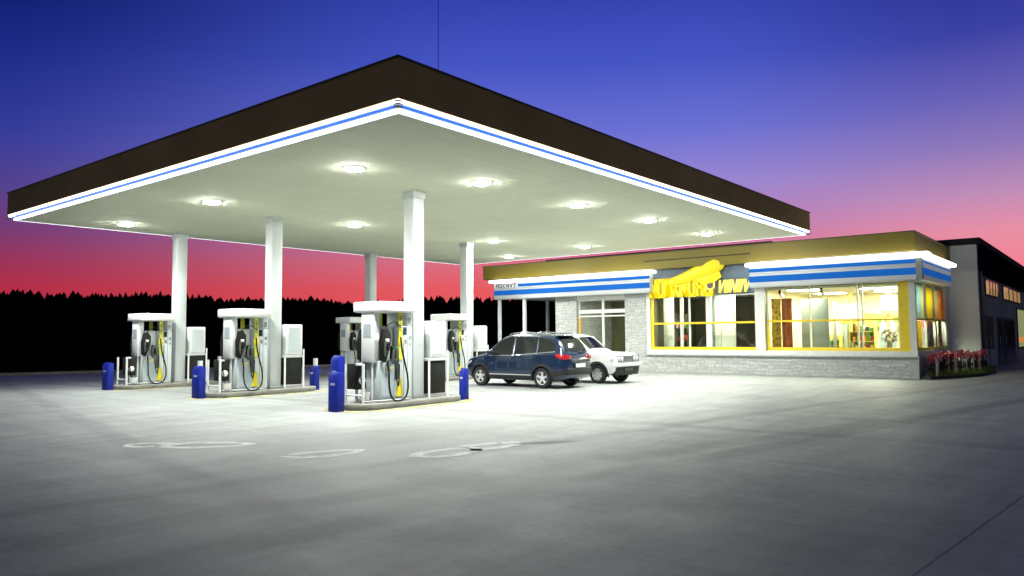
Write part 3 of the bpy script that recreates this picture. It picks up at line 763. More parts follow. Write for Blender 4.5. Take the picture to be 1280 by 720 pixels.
MB().box(1.80, 2.03, -.76, .76, .545, .655, bev=.02).build('front_bumper', mat('bumper_white', (.70, .70, .68), .4), wc, 40)
MB().prism([(1.70, .27), (1.90, .27), (1.955, .54), (1.75, .54)], 'Y', -.72, .72, bev=.02).build('lower_bumper', clad, wc, 40)
MB().box(1.958, 1.966, -.25, .25, .40, .50).build('number_plate', mat('plate_dark', (.10, .10, .10), .5), wc)
MB().tube([(.80, -.35, 1.145), (.70, -.05, 1.235)], .008, 6).build('wiper', black, wc, 50)

# ------------------------------------------------------------------ shop building
def stone_material(name, c1, c2, bw, bh, axis):
    m = bpy.data.materials.new(name); m.use_nodes = True; nt = m.node_tree; n = nt.nodes; l = nt.links; b = n['Principled BSDF']
    tc = n.new('ShaderNodeTexCoord'); sp = n.new('ShaderNodeSeparateXYZ'); l.new(tc.outputs['Object'], sp.inputs[0])
    cb_ = n.new('ShaderNodeCombineXYZ'); l.new(sp.outputs[axis], cb_.inputs['X']); l.new(sp.outputs['Z'], cb_.inputs['Y'])
    ns = n.new('ShaderNodeTexNoise'); ns.inputs['Scale'].default_value = 2.2; l.new(cb_.outputs[0], ns.inputs['Vector'])
    ad = n.new('ShaderNodeMixRGB'); ad.blend_type = 'ADD'; ad.inputs['Fac'].default_value = .22; l.new(cb_.outputs[0], ad.inputs[1]); l.new(ns.outputs['Color'], ad.inputs[2])
    br = n.new('ShaderNodeTexBrick'); br.inputs['Scale'].default_value = 1; br.inputs['Brick Width'].default_value = bw; br.inputs['Row Height'].default_value = bh
    br.inputs['Mortar Size'].default_value = .012; br.inputs['Mortar Smooth'].default_value = .4; br.inputs['Bias'].default_value = 0
    br.inputs['Color1'].default_value = (*c1, 1); br.inputs['Color2'].default_value = (*c2, 1); br.inputs['Mortar'].default_value = (.40, .41, .40, 1)
    br.offset = .37; br.squash = .7; br.squash_frequency = 3
    l.new(ad.outputs[0], br.inputs['Vector'])
    n2 = n.new('ShaderNodeTexNoise'); n2.inputs['Scale'].default_value = 14; n2.inputs['Detail'].default_value = 6; l.new(tc.outputs['Object'], n2.inputs['Vector'])
    mr = n.new('ShaderNodeMapRange'); mr.inputs['From Min'].default_value = .3; mr.inputs['From Max'].default_value = .7; mr.inputs['To Min'].default_value = .78; mr.inputs['To Max'].default_value = 1.1; l.new(n2.outputs['Fac'], mr.inputs['Value'])
    mx = n.new('ShaderNodeMix'); mx.data_type = 'RGBA'; mx.blend_type = 'MULTIPLY'; mx.inputs['Factor'].default_value = 1
    l.new(br.outputs['Color'], mx.inputs[6]); l.new(mr.outputs[0], mx.inputs[7]); l.new(mx.outputs[2], b.inputs['Base Color'])
    b.inputs['Roughness'].default_value = .85
    h = n.new('ShaderNodeMath'); h.operation = 'MULTIPLY_ADD'; h.inputs[1].default_value = -1.0; l.new(br.outputs['Fac'], h.inputs[0]); l.new(n2.outputs['Fac'], h.inputs[2])
    bp = n.new('ShaderNodeBump'); bp.inputs['Strength'].default_value = .8; bp.inputs['Distance'].default_value = .04; l.new(h.outputs[0], bp.inputs['Height']); l.new(bp.outputs[0], b.inputs['Normal'])
    return m
stone_y = stone_material('stacked_stone', (.56, .57, .55), (.44, .45, .44), .42, .125, 'Y')
stone_x = stone_material('stacked_stone_side', (.56, .57, .55), (.44, .45, .44), .42, .125, 'X')
wallw = mat('shop_white_wall', (.72, .72, .68), .6, var=.05)
bluegrey = mat('blue_grey_wall', (.17, .23, .31), .6, var=.06)
olive = mat('olive_fascia', (.25, .195, .022), .5, var=.12, scale=.5)
olive_d = mat('olive_slit_shade', (.05, .035, .012), .6)  # dark tone for the shadow slit drawn on the parapet
lipm = emit('cove_light', (1.0, .98, .90), 2.8, (.8, .8, .78))
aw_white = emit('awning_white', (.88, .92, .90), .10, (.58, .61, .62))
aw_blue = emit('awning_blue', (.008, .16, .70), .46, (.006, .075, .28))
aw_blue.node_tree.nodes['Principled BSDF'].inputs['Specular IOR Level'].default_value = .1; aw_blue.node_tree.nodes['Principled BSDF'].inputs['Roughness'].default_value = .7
ledge_m = mat('ledge_stone', (.42, .43, .42), .7, var=.15)
sill_m = mat('sill_white', (.74, .74, .70), .5, var=.05)
yframe = mat('yellow_frame', (.85, .62, .02), .4, var=.06)
wframe = mat('white_frame', (.78, .78, .72), .4)
pane_m = glass('window_glass', refl=.04)
shop = thing('store_building', 'low lit shop with olive parapet, blue striped awnings and stone base behind the cars', 'shop', (20.6, 4, 0))
ox, oy = 20.6, 4.0
def sb(name, m, x0, x1, y0, y1, z0, z1, parent=None, bev=0., **k):
    return MB().box(x0-ox, x1-ox, y0-oy, y1-oy, z0, z1, bev=bev).build(name, m, parent or shop, 40 if bev else None)
E0, E1 = 11.88, 7.25     # entrance part, y from E1 to E0
# stone base, ledge, sill along mid window and bay
sb('stone_base', stone_y, 20.55, 20.85, -2.98, 7.2, -.05, .70)
sb('stone_base', stone_x, 20.85, 27.2, -2.98, -2.70, -.05, .70)
sb('corner_pier', ledge_m, 20.52, 20.95, -3.02, -2.72, -.05, .70)
sb('ledge', ledge_m, 20.46, 20.86, -3.06, 7.2, .70, .755, bev=.012)
sb('ledge', ledge_m, 20.861, 27.2, -3.06, -2.70, .70, .755, bev=.012)
sb('sill', sill_m, 20.52, 20.80, -3.0, 7.15, .757, .925)
sb('sill', sill_m, 20.801, 27.19, -3.0, -2.74, .757, .925)
# stone piers of the entrance
sb('stone_pier', stone_y, 20.56, 21.0, 10.72, E0, -.05, 3.36)
sb('stone_pier', stone_y, 20.56, 21.0, 7.20, 8.22, -.05, 3.36)
sb('side_wall', stone_x, 21.0, 31.9, 11.6, 11.87, -.05, 3.36)
# white pilasters beside the sign window and at the bay corner
sb('pilaster', wallw, 20.58, 20.84, 7.02, 7.195, .926, 3.36)
sb('pilaster', wallw, 20.50, 20.84, 2.12, 2.50, .926, 3.36)
sb('pilaster', wallw, 20.56, 20.70, -2.98, -2.78, .926, 3.36)
# walls above
sb('sign_wall', bluegrey, 20.72, 20.95, 2.5, 7.2, 3.12, 4.46)
sb('upper_wall', wallw, 20.60, 20.95, 7.2, E0, 3.361, 4.30)
sb('upper_wall', wallw, 20.60, 20.95, -2.98, 2.5, 3.37, 4.30)
sb('upper_wall', wallw, 20.951, 27.2, -2.98, -2.75, 3.37, 4.30)
sb('lintel', wallw, 20.62, 20.95, 8.22, 10.72, 3.12, 3.36)
# parapet
PY0, PY1 = -3.06, 16.12
par = sb('parapet', olive, 20.36, 20.56, PY0, PY1, 4.315, 4.945)
sb('parapet', olive, 20.561, 27.2, PY0, PY0+.2, 4.315, 4.945)
sb('parapet', olive, 20.561, 24.6, PY1-.2, PY1, 4.315, 4.945)
sb('parapet_coping', mat('coping_brown', (.12, .09, .03), .5), 20.33, 20.60, PY0-.03, PY1+.03, 4.946, 4.985)
sb('parapet_coping', MATS['coping_brown'], 20.601, 27.2, PY0-.03, PY0+.22, 4.946, 4.985)
sb('shade_strip', olive_d, 20.352, 20.358, 2.55, 7.12, 4.60, 4.645)  # dark strip on the parapet face, painted in for a slit's shadow
sb('fascia_underside', olive, 20.36, 20.72, 2.55, 7.15, 4.27, 4.312)
rf = sb('roof', mat('roof_membrane', (.10, .10, .10), .8, var=.2), 20.57, 31.9, -2.85, 15.9, 4.306, 4.42)
sb('roof_screen', mat('dark_roof_screen', (.02, .014, .02), .6), 22.5, 22.62, 2.5, 13.85, 4.42, 5.30, parent=rf)
# awnings: lip light, two blue bands between white ones, bottom trim
def lip(y0, y1, round0, round1):
    r = .30; pts = []
    x0, x1 = 20.02, 20.56
    if round0: pts += [(x1-ox, y0+.05-oy)]+[(x0+r-r*math.sin(R(a))-ox, y0+r-r*math.cos(R(a))-oy) for a in range(0, 91, 15)]
    else: pts += [(x1-ox, y0-oy), (x0-ox, y0-oy)]
    if round1: pts += [(x0+r-r*math.cos(R(a))-ox, y1-r+r*math.sin(R(a))-oy) for a in range(0, 91, 15)]+[(x1-ox, y1-.05-oy)]
    else: pts += [(x0-ox, y1-oy), (x1-ox, y1-oy)]
    return MB().prism(pts, 'Z', 4.095, 4.235, bev=.05)
def awning(y0, y1, r0, r1):
    a = sb('awning', aw_white, 20.22, 20.58, y0, y1, 3.34, 4.048, bev=.02)
    lip(y0-(.42 if not r0 else .20), y1+.18, r0, r1).build('light_lip', lipm, a, 40)
    sb('blue_stripe', aw_blue, 20.205, 20.218, y0, y1, 3.875, 4.01, parent=a)
    sb('blue_stripe', aw_blue, 20.205, 20.218, y0, y1, 3.495, 3.725, parent=a)
    sb('bottom_trim', mat('awning_trim', (.50, .52, .50), .5), 20.19, 20.58, y0-.004, y1+.004, 3.30, 3.338, parent=a)
    sb('seam_strip', mat('grey_seam', (.35, .40, .46), .4), 20.200, 20.204, y0, y1, 3.80, 3.815, parent=a)
    return a
aL = awning(6.82, 15.3, True, False)
aR = awning(-3.10, 2.58, False, True)
# awning return down the side of the bay
a = sb('awning', aw_white, 20.60, 25.75, -3.28, -2.99, 3.34, 4.048, bev=.02)
MB().box(20.57-ox, 26.15-ox, -3.44-oy, -2.99-oy, 4.095, 4.235, bev=.05).build('light_lip', lipm, a, 40)
sb('blue_stripe', aw_blue, 20.24, 25.75, -3.292, -3.283, 3.495, 3.725, parent=a)
sb('blue_stripe', aw_blue, 20.24, 25.75, -3.292, -3.283, 3.90, 3.96, parent=a)
sb('corner_cover', mat('corner_cover_grey', (.30, .33, .33), .5), 20.195, 20.45, -3.285, -3.102, 3.34, 4.04, parent=a)
# small dark lettering on the far end of the long awning
lt = MB(); y = 15.12
lr = random.Random(5)
GL = {'a': [(0, 0, 0, 1), (0, 1, .6, 1), (.6, 1, .6, 0), (0, .5, .6, .5)], 'b': [(0, 0, 0, 1), (0, 1, .6, .5), (0, 0, .6, .5)], 'c': [(.6, 1, 0, .8), (0, .8, 0, .2), (0, .2, .6, 0)], 'v': [(0, 1, .3, 0), (.3, 0, .6, 1)], 't': [(0, 1, .6, 1), (.3, 1, .3, 0)], 'n': [(0, 0, 0, 1), (0, 1, .6, 0), (.6, 0, .6, 1)], 'w': [(0, 1, .15, 0), (.15, 0, .3, 1), (.3, 1, .45, 0), (.45, 0, .6, 1)], 'o': [(0, 0, 0, 1), (0, 1, .6, 1), (.6, 1, .6, 0), (.6, 0, 0, 0)], 'r': [(0, 0, 0, 1), (0, 1, .6, .75), (.6, .75, 0, .5), (.1, .5, .6, 0)]}
def stroke(mb, x, p, q, wd_, th):
    (y0, z0), (y1, z1) = p, q; d = Vector((0, y1-y0, z1-z0)); ln = d.length+wd_*.6
    ang = math.atan2(d.z, d.y)
    mb.box(x-th, x, (y0+y1)/2-ln/2, (y0+y1)/2+ln/2, (z0+z1)/2-wd_/2, (z0+z1)/2+wd_/2, rot=Matrix.Rotation(ang, 3, 'X'))
for g in 'aocnvt':
    for (u0, v0, u1, v1) in GL[g]:
        stroke(lt, 20.203-ox, (y-u0*.2-oy, 3.86+v0*.16), (y-u1*.2-oy, 3.86+v1*.16), .035, .006)
    y -= .215
lt.build('lettering', mat('black_letter', (.01, .01, .012), .5), aL)
sb('letter_panel', aw_white, 20.2035, 20.2047, 13.8, 15.28, 3.83, 4.045, parent=aL)
# porch posts and ceiling
for py in (15.05, 13.52): sb('porch_post', white, 20.28, 20.42, py-.06, py+.06, -.02, 3.30)
sb('porch_ceiling', wallw, 20.585, 24.5, 11.9, 15.3, 3.36, 3.42)
for py in (15.05,): sb('porch_post', white, 24.2, 24.34, py-.06, py+.06, -.02, 3.36)
# ---- interior shell
floor_m = mat('shop_floor', (.42, .40, .36), .3, var=.08, scale=2)
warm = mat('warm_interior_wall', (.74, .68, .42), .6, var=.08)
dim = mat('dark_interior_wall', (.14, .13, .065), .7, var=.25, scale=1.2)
ceil_m = mat('shop_ceiling', (.80, .78, .68), .6)
sb('shop_floor', floor_m, 20.86, 31.6, -2.69, 11.59, -.02, .03)
sb('shop_ceiling', ceil_m, 20.96, 31.6, -2.74, 11.59, 3.22, 3.30)
sb('back_wall', warm, 26.2, 26.35, -2.69, 2.28, .031, 3.218)
sb('partition_wall', warm, 20.96, 26.35, 2.281, 2.42, .031, 3.218)
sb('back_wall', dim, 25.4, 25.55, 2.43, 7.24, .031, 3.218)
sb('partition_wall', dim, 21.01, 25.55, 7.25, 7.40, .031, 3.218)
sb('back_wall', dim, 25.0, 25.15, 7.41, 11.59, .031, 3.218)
sb('rear_wall', mat('rear_block', (.3, .3, .3), .8), 31.6, 31.9, -2.98, 11.59, -.05, 4.30)
def ceil_lamp(x, y, m, l=1.1, w_=.6):
    f_ = sb('ceiling_lamp', wframe, x-w_/2-.05, x+w_/2+.05, y-l/2-.05, y+l/2+.05, 3.19, 3.218)
    sb('diffuser', m, x-w_/2, x+w_/2, y-l/2, y+l/2, 3.178, 3.188, parent=f_)
lampR = emit('shop_lamp', (1, .94, .70), 85.)
lampM = emit('dim_shop_lamp', (1, .95, .78), 52.)
for x, y in ((21.45, .95), (22.2, -1.4), (24.6, .9), (24.6, -1.4)): ceil_lamp(x, y, lampR)
for x, y in ((21.25, 3.6), (21.25, 5.9)): ceil_lamp(x, y, lampM)
ceil_lamp(22.3, 9.4, lampM); ceil_lamp(23.4, -2.25, lampR, .5, 3.2)  # last call adds an unseen lamp to brighten the side drapes
for x, y in ((21.15, 1.75), (21.05, .20), (21.15, -1.05)):
    tl = sb('track_lamp', mat('track_lamp_dark', (.03, .03, .03), .4), x-.04, x+.04, y-.05, y+.05, 3.07, 3.218, bev=.01)
    MB().cyl((x-ox, y-oy, 3.08), (x+.10-ox, y-.05-oy, 2.95), .05, .065, 14).build('lamp_head', wframe, tl, 40)
# ---- windows
def window_y(name_frame, y0, y1, z0, z1, vm, hm, fm, hmat, x=20.70, t=.05):
    """window facing the forecourt; vm vertical mullions (y), hm horizontal bars (z)"""
    m = MB(); w_ = .05
    m.box(x-ox, x+.08-ox, y0-oy, y0+w_-oy, z0, z1).box(x-ox, x+.08-ox, y1-w_-oy, y1-oy, z0, z1)
    m.box(x-ox, x+.08-ox, y0+w_-oy, y1-w_-oy, z1-w_, z1)
    for v, ww in vm: m.box(x+.004-ox, x+.076-ox, v-ww/2-oy, v+ww/2-oy, z0, z1-w_)
    fo = m.build(name_frame, fm, shop)
    b = MB()
    for h, hh in hm: b.box(x-.012-ox, x+.088-ox, y0+.02-oy, y1-.02-oy, h, h+hh)
    b.build('glazing_bar', hmat, fo)
    MB().box(x+.036-ox, x+.044-ox, y0+.02-oy, y1-.02-oy, z0+.01, z1-.02).build('pane', pane_m, fo)
    return fo
wy = window_y('window', 2.51, 7.01, .926, 3.12, ((5.66, .09), (5.30, .06), (4.47, .22)), ((.93, .115), (1.97, .075)), wframe, yframe)
sb('yellow_jamb', yframe, 20.66, 20.695, 6.90, 7.01, .93, 3.10, parent=wy)
wr_ = window_y('window', -2.45, 2.11, .926, 3.37, ((.52, .055), (-1.12, .055), (-1.26, .055)), ((.93, .115), (1.99, .07)), mat('cream_frame', (.80, .76, .48), .4), yframe)
sb('yellow_jamb', yframe, 20.62, 20.69, -2.77, -2.46, .926, 3.368, parent=wr_)
sb('yellow_jamb', yframe, 20.66, 20.695, 2.02, 2.11, .93, 1.95, parent=wr_)
wd_ = window_y('door_window', 8.23, 10.71, .03, 3.12, ((9.42, .10),), ((.03, .10), (2.36, .06), (2.52, .16)), wframe, sill_m, x=20.72)
sb('orange_jamb', mat('orange_trim', (.75, .38, .03), .5), 20.66, 20.715, 10.58, 10.66, .6, 2.3, parent=wd_)
# bay side window (faces the flower bed)
m = MB(); x0, x1, z0, z1 = 20.85, 26.5, .926, 3.37; yy = -2.93
for a_, b_ in ((x0, x0+.12), (22.6, 22.68), (24.2, 24.28), (x1-.12, x1)): m.box(a_-ox, b_-ox, yy-oy, yy+.08-oy, z0, z1-.05)
m.box(x0-ox, x1-ox, yy-oy, yy+.08-oy, z1-.05, z1)
ws = m.build('window', wframe, shop)
MB().box(x0-ox, x1-ox, yy-.01-oy, yy+.09-oy, .93, 1.03).box(x0+.1-ox, x1-.1-ox, yy-.012-oy, yy+.088-oy, 1.99, 2.05).build('glazing_bar', yframe, ws)
MB().box(x0+.02-ox, x1-.02-ox, yy+.034-oy, yy+.042-oy, z0+.01, z1-.01).build('pane', pane_m, ws)
sb('side_infill', wallw, 26.5, 27.2, -2.96, -2.76, .926, 3.37)

# ---- yellow sign over the middle window
sg = thing('shop_sign', 'yellow lit sign with crowded lettering and a slanting yellow shape over the middle window', 'sign', (20.6, 4.9, 3.07))
sy_m = emit('sign_yellow', (1.0, .78, .0), .28, (.9, .75, .02)); sy2 = emit('sign_pale_yellow', (1.0, .88, .18), .38, (.9, .8, .2)); sdark = mat('sign_dark_yellow', (.58, .42, .01), .6)
SX = 0.0
def so(y, z): return (y-4.9, z-3.07)
pl = MB(); pl.prism([so(7.0, 3.06), so(7.0, 3.86), so(5.7, 3.90), so(4.15, 3.75), so(4.15, 3.10)], 'X', -.06, .10, bev=.02)
pl.build('letter_board', sdark, sg, 40)
pr = MB(); pr.prism([so(4.14, 3.14), so(4.14, 3.70), so(2.74, 3.72), so(2.74, 3.16)], 'X', .02, .10)
pr.build('letter_board', mat('sign_board_grey', (.15, .17, .19), .5), sg)
def letters(text, y, step, z0, h, wdt, slant, m, x, name):
    mb = MB()
    for g in text:
        for (u0, v0, u1, v1) in GL[g]:
            p = so(y-u0*step*1.25-v0*slant*h*-1*-1, z0+v0*h); q = so(y-u1*step*1.25-v1*slant*h*-1*-1, z0+v1*h)
            stroke(mb, x, p, q, wdt, .05)
        y -= step
    return mb.build(name, m, sg)
letters('nowrnoao', 6.93, .345, 3.13, .64, .135, 0, sy_m, -.062, 'lettering')
letters('vwnwv', 4.02, .26, 3.20, .46, .075, .25, sy2, .02, 'lettering')
axis = ((6.15, 3.66, .05), (5.9, 3.72, .15), (5.5, 3.81, .20), (5.05, 3.95, .24), (4.6, 4.10, .29), (4.25, 4.22, .33), (4.0, 4.31, .33), (3.82, 4.37, .27), (3.70, 4.41, .16), (3.66, 4.43, .02))
rows = []
for i, (y_, z_, r_) in enumerate(axis):
    q0, q1 = axis[max(0, i-1)], axis[min(len(axis)-1, i+1)]; d = Vector((0, q1[0]-q0[0], q1[1]-q0[1])).normalized(); pn = Vector((0, -d.z, d.y)); cy2, cz2 = so(y_, z_)
    rows.append([Vector((-.13, cy2, cz2))+pn*r_*math.cos(2*math.pi*k/20)+Vector((r_*.42*math.sin(2*math.pi*k/20), 0, 0)) for k in range(20)])
sh = MB(); sh.grid(rows, close=True); sh.build('slanting_shape', emit('sign_shape_yellow', (1.0, .78, .0), .18, (.92, .74, .01)), sg, 60)
fg = MB(); fg.prism([so(*p) for p in ((4.9, 3.80), (4.5, 3.98), (3.86, 4.02), (3.78, 3.80), (4.05, 3.62), (4.6, 3.50))], 'X', -.16, -.10, bev=.03); fg.build('lower_shape', sy_m, sg, 40)
em = MB(); em.lathe([(.0001, -.03), (.18, -.02), (.22, .02), (.22, .06)], (-.10, *so(4.28, 3.56)), 'X', n=20)
em.build('round_emblem', mat('emblem_brown', (.20, .12, .12), .5), sg, 50)
em2 = MB(); ring(em2, 0, 0, .26, .17, .3, .07); 
eo = em2.build('emblem_rim', sy2, sg); eo.rotation_euler = (0, R(-90), 0); eo.location = (-.145, so(4.28, 3.56)[0], so(4.28, 3.56)[1])
hd = MB()
for (y_, z_, r_) in ((4.15, 4.58, .05), (4.28, 4.53, .035), (4.0, 4.62, .04)): hd.lathe([(.0001, -.23), (r_, -.22), (r_, -.19)], (0, *so(y_, z_)), 'X', n=14)
hd.build('stud', sy2, sg, 50)

# ---- things seen through the windows
def cloth(name, col, var=.2, scale=5.):
    m = mat(name, col, .8, var=var, scale=scale)
    nt = m.node_tree; n = nt.nodes; b = n['Principled BSDF']; t = n.new('ShaderNodeBsdfTranslucent'); mx = n.new('ShaderNodeMixShader'); mx.inputs['Fac'].default_value = .75
    src = b.inputs['Base Color'].links[0].from_socket; nt.links.new(src, t.inputs['Color'])
    nt.links.new(b.outputs[0], mx.inputs[1]); nt.links.new(t.outputs[0], mx.inputs[2]); nt.links.new(mx.outputs[0], n['Material Output'].inputs['Surface'])
    return m
pale = mat('pale_panel', (.70, .69, .58), .6, var=.04)
greeng = mat('green_grey_panel', (.20, .24, .22), .5, var=.08)
def slab(name, label, cat, m, x0, x1, y0, y1, z0, z1, group=None, bev=.015):
    o = MB().box(-(x1-x0)/2, (x1-x0)/2, -(y1-y0)/2, (y1-y0)/2, 0, z1-z0, bev=bev).build(name, m, None, 40, ((x0+x1)/2, (y0+y1)/2, z0))
    return tag(o, label, cat, group)
def drape(name, label, m, x, y0, y1, z0, z1, cat='curtain', group=None, alongx=False, m2=None):
    n = max(12, int(abs(y1-y0)/.03)); rows = []
    for i in range(n+1):
        t = i/n; c = y0+(y1-y0)*t; d = .035*math.sin(t*abs(y1-y0)*26)
        rows.append([((c, x+d, z) if alongx else (x+d, c, z)) for z in (z0, (z0+z1)/2, z1)])
    mb = MB(); mb.grid(rows)
    o = mb.build(name, m, None, 70, normals=False)
    so_ = o.modifiers.new('thickness', 'SOLIDIFY'); so_.thickness = .006
    return tag(o, label, cat, group)
# middle window: pale partitions with a dim room behind
for (y0, y1, mm, lab) in ((6.90, 6.44, pale, 'slim pale partition panel behind the first dark gap of the middle window'), (6.12, 6.0, pale, 'narrowest pale partition strip in the middle window'), (4.80, 4.60, greeng, 'grey green partition strip beside the thick mullion of the middle window'), (4.59, 4.33, pale, 'pale partition panel between grey green strip and widest panel of the middle window'), (4.31, 3.72, mat('milky_panel', (.80, .79, .66), .5, var=.04), 'widest milky partition panel in the middle window')):
    slab('partition_panel', lab, 'partition', mm, 21.55, 21.63, y1, y0, .04, 3.15, 'partitions in the middle window')
def shelf_unit(label, x, y, wdt, h, rows_, cols, palette, seed, depth=.4, group=None, frame=None):
    t = thing('display_shelf', label, 'shelf', (x, y, .035), 0, group)
    fm = frame or wframe
    m = MB().box(depth/2-.03, depth/2, -wdt/2, wdt/2, 0, h)
    m.build('back_panel', fm, t)
    for s in (-1, 1): MB().box(-depth/2, depth/2-.03, s*wdt/2-.015, s*wdt/2+.015, 0, h).build('side_panel', fm, t)
    rr_ = random.Random(seed)
    for k in range(rows_):
        z = .12+(h-.2)*k/rows_
        MB().box(-depth/2, depth/2-.03, -wdt/2+.016, wdt/2-.016, z, z+.025).build('shelf_board', fm, t)
    made = []
    for k in range(rows_):
        z = .12+(h-.2)*k/rows_+.026
        yy_ = -wdt/2+.05
        while yy_ < wdt/2-.10:
            w2 = rr_.uniform(.07, .14); h2 = rr_.uniform(.14, min(.30, (h-.2)/rows_-.05))
            made.append((yy_, w2, z, h2, rr_.randrange(len(palette)))); yy_ += w2+.02
    return t, made
pal = [mat('packet_red', (.55, .05, .03), .35), mat('packet_orange', (.75, .28, .02), .35), mat('packet_yellow', (.8, .62, .03), .35), mat('packet_green', (.10, .30, .06), .35), mat('packet_dark', (.05, .04, .03), .4), mat('packet_white', (.75, .74, .70), .35)]
PACK = []
def stock(label, made, x, y, names, grp):
    for (yy_, w2, z, h2, c) in made:
        o = MB().box(-.10, .06, -w2/2, w2/2, 0, h2, bev=.012).build('packet', pal[c], None, 40, (x-.05, y+yy_+w2/2, z+.036))
        tag(o, label, 'packet', grp)
t1, md1 = shelf_unit('display shelf of red and dark packets beside the white mullion pair in the corner bay', 22.4, -.85, .85, 2.0, 5, 5, pal, 11, frame=mat('shelf_yellow', (.80, .68, .16), .4))
stock('small packet on the display shelf beside the mullion pair of the corner bay', md1, 22.4, -.85, None, 'packets on the bay display shelf')
t2, md2 = shelf_unit('dark rack of goods seen through the last gap of the middle window', 22.3, 2.78, .5, 1.9, 4, 4, pal, 5, frame=mat('rack_brown', (.12, .08, .05), .6))
stock('small packet on the dark rack behind the middle window', md2, 22.3, 2.78, None, 'packets on the dark rack')
t3, md3 = shelf_unit('low rack of goods behind the first pane of the middle window', 22.6, 6.5, .55, 2.4, 4, 4, pal, 8, frame=mat('rack_olive', (.14, .13, .08), .6))
stock('small packet on the rack behind the first pane of the middle window', md3, 22.6, 6.5, None, 'packets on the first pane rack')
t4, md4 = shelf_unit('tall dark shelving in the dim room behind the middle window', 23.6, 4.95, .9, 2.6, 4, 4, pal, 21, frame=mat('rack_dark', (.05, .05, .035), .6))
# corner bay contents
patt = mat('orange_pattern_cloth', (.78, .40, .03), .7, var=.75, scale=7)
drape('curtain', 'orange and yellow patterned curtain at the pilaster end of the corner bay', patt, 20.92, 2.02, 1.66, .95, 2.88)
drape('curtain', 'dark red orange curtain next to the patterned one in the corner bay', mat('red_orange_cloth', (.42, .10, .015), .7, var=.4, scale=5), 20.94, 1.64, 1.24, .95, 2.88)
slab('partition_panel', 'wide grey green panel behind the first pane of the corner bay', 'partition', greeng, 21.5, 21.58, .10, 1.10, .04, 2.85)
slab('partition_panel', 'pale post panel between grey green panel and glass door in the corner bay', 'partition', pale, 21.9, 22.0, -.05, .07, .04, 2.74)
dr = thing('glass_door', 'pale blue interior door with vertical bars in the corner bay', 'door', (22.6, -.42, .035))
MB().box(-.02, .02, -.42, .42, 0, 2.62, bev=.01).build('leaf', mat('pale_blue_door', (.52, .60, .64), .3, var=.06), dr, 40)
dm = MB()
for q in range(5): dm.box(-.05, -.022, -.34+q*.17-.012, -.34+q*.17+.012, .4, 2.45)
dm.build('bar', white, dr); MB().box(-.045, -.021, -.40, .40, 1.86, 1.98).build('push_rail', yellow, dr)
slab('counter', 'pale serving counter with yellow front edge at the corner bay end', 'counter', pale, 24.2, 24.8, -2.5, -1.2, .04, 1.0)
vl = thing('yellow_shelf', 'long yellow wall shelf with jars across the back of the corner bay', 'shelf', (25.9, -.9, 1.82))
MB().box(-.2, .2, -1.5, 1.5, 0, .14, bev=.01).build('board', mat('shelf_yellow_bright', (.85, .70, .08), .4), vl, 40)
for q in range(9): MB().lathe([(.06, .142), (.09, .16), (.09, .34), (.05, .38), (.05, .42), (.0001, .425)], (0, -1.3+q*.32, 0), n=12).build('jar', pal[(q*3) % 6], vl, 40)
for (y_, z_, lab) in ((-.28, 2.6, 'slim yellow post beside the glass door in the corner bay'), (-1.62, 2.6, 'slim yellow post between the cooler and the flowers in the corner bay')):
    slab('yellow_post', lab, 'post', mat('post_yellow', (.80, .66, .12), .4), 22.9, 22.98, y_-.05, y_+.05, .04, 3.1)
slab('header_band', 'long yellow header band hanging over the goods in the corner bay', 'sign band', mat('shelf_yellow_bright', (.85, .70, .08), .4), 22.9, 22.96, -2.6, -.34, 2.12, 2.30)
t5, md5 = shelf_unit('low yellow rack of packets at the glass door in the corner bay', 22.1, .12, .5, 1.45, 4, 4, pal, 31, frame=mat('shelf_yellow', (.80, .68, .16), .4))
stock('small packet on the low yellow rack of the corner bay', md5, 22.1, .12, None, 'packets on the low bay rack')
hb = thing('menu_board', 'white wall board with yellow strip below it in the corner bay', 'board', (26.14, -1.6, 2.25))
MB().box(-.03, .03, -.95, .95, .2, .85, bev=.01).build('panel', emit('white_board', (1, .98, .94), .9), hb, 40)
MB().box(-.03, .03, -.95, .95, 0, .19).build('strip', mat('yellow_strip_board', (.85, .65, .04), .4), hb)
slab('cooler', 'blue grey glass cooler standing behind the mullion pair of the corner bay', 'cooler', mat('cooler_blue_grey', (.24, .32, .36), .3, var=.2, scale=3), 24.0, 24.6, -1.55, -1.05, .04, 1.95)
# flower arrangement on the counter
fl = thing('flower_vase', 'pink white flower arrangement in a vase near the yellow bay corner', 'flowers', (22.0, -1.82, .03))
MB().lathe([(.09, 0), (.16, .02), (.18, .9), (.19, .95), (.0001, .96)], n=18).build('stand', mat('vase_stand', (.36, .26, .26), .5), fl, 40)
MB().lathe([(.05, .96), (.10, 1.02), (.07, 1.2), (.09, 1.24), (.07, 1.24), (.0001, 1.1)], n=18).build('vase', mat('vase_dark', (.16, .11, .12), .3), fl, 40)
def clump(n, cx, cy, cz, rad, s, seed, flat=1.):
    q = random.Random(seed); mb = MB()
    for _ in range(n):
        d = Vector((q.gauss(0, 1), q.gauss(0, 1), q.gauss(0, 1)*flat)).normalized()*rad*q.uniform(.35, 1)
        c = Vector((cx, cy, cz))+d; a_ = Vector((q.gauss(0, 1), q.gauss(0, 1), q.gauss(0, 1))).normalized(); b_ = a_.orthogonal().normalized(); e_ = a_.cross(b_); s2 = s*q.uniform(.6, 1.3)
        mb.bm.faces.new([mb.bm.verts.new(c+v) for v in (b_*s2, e_*s2*.5, -b_*s2, -e_*s2*.5)])
    return mb
clump(90, 0, 0, 1.48, .28, .075, 2).build('blossom', mat('pale_pink_petal', (.70, .55, .52), .6), fl, normals=False)
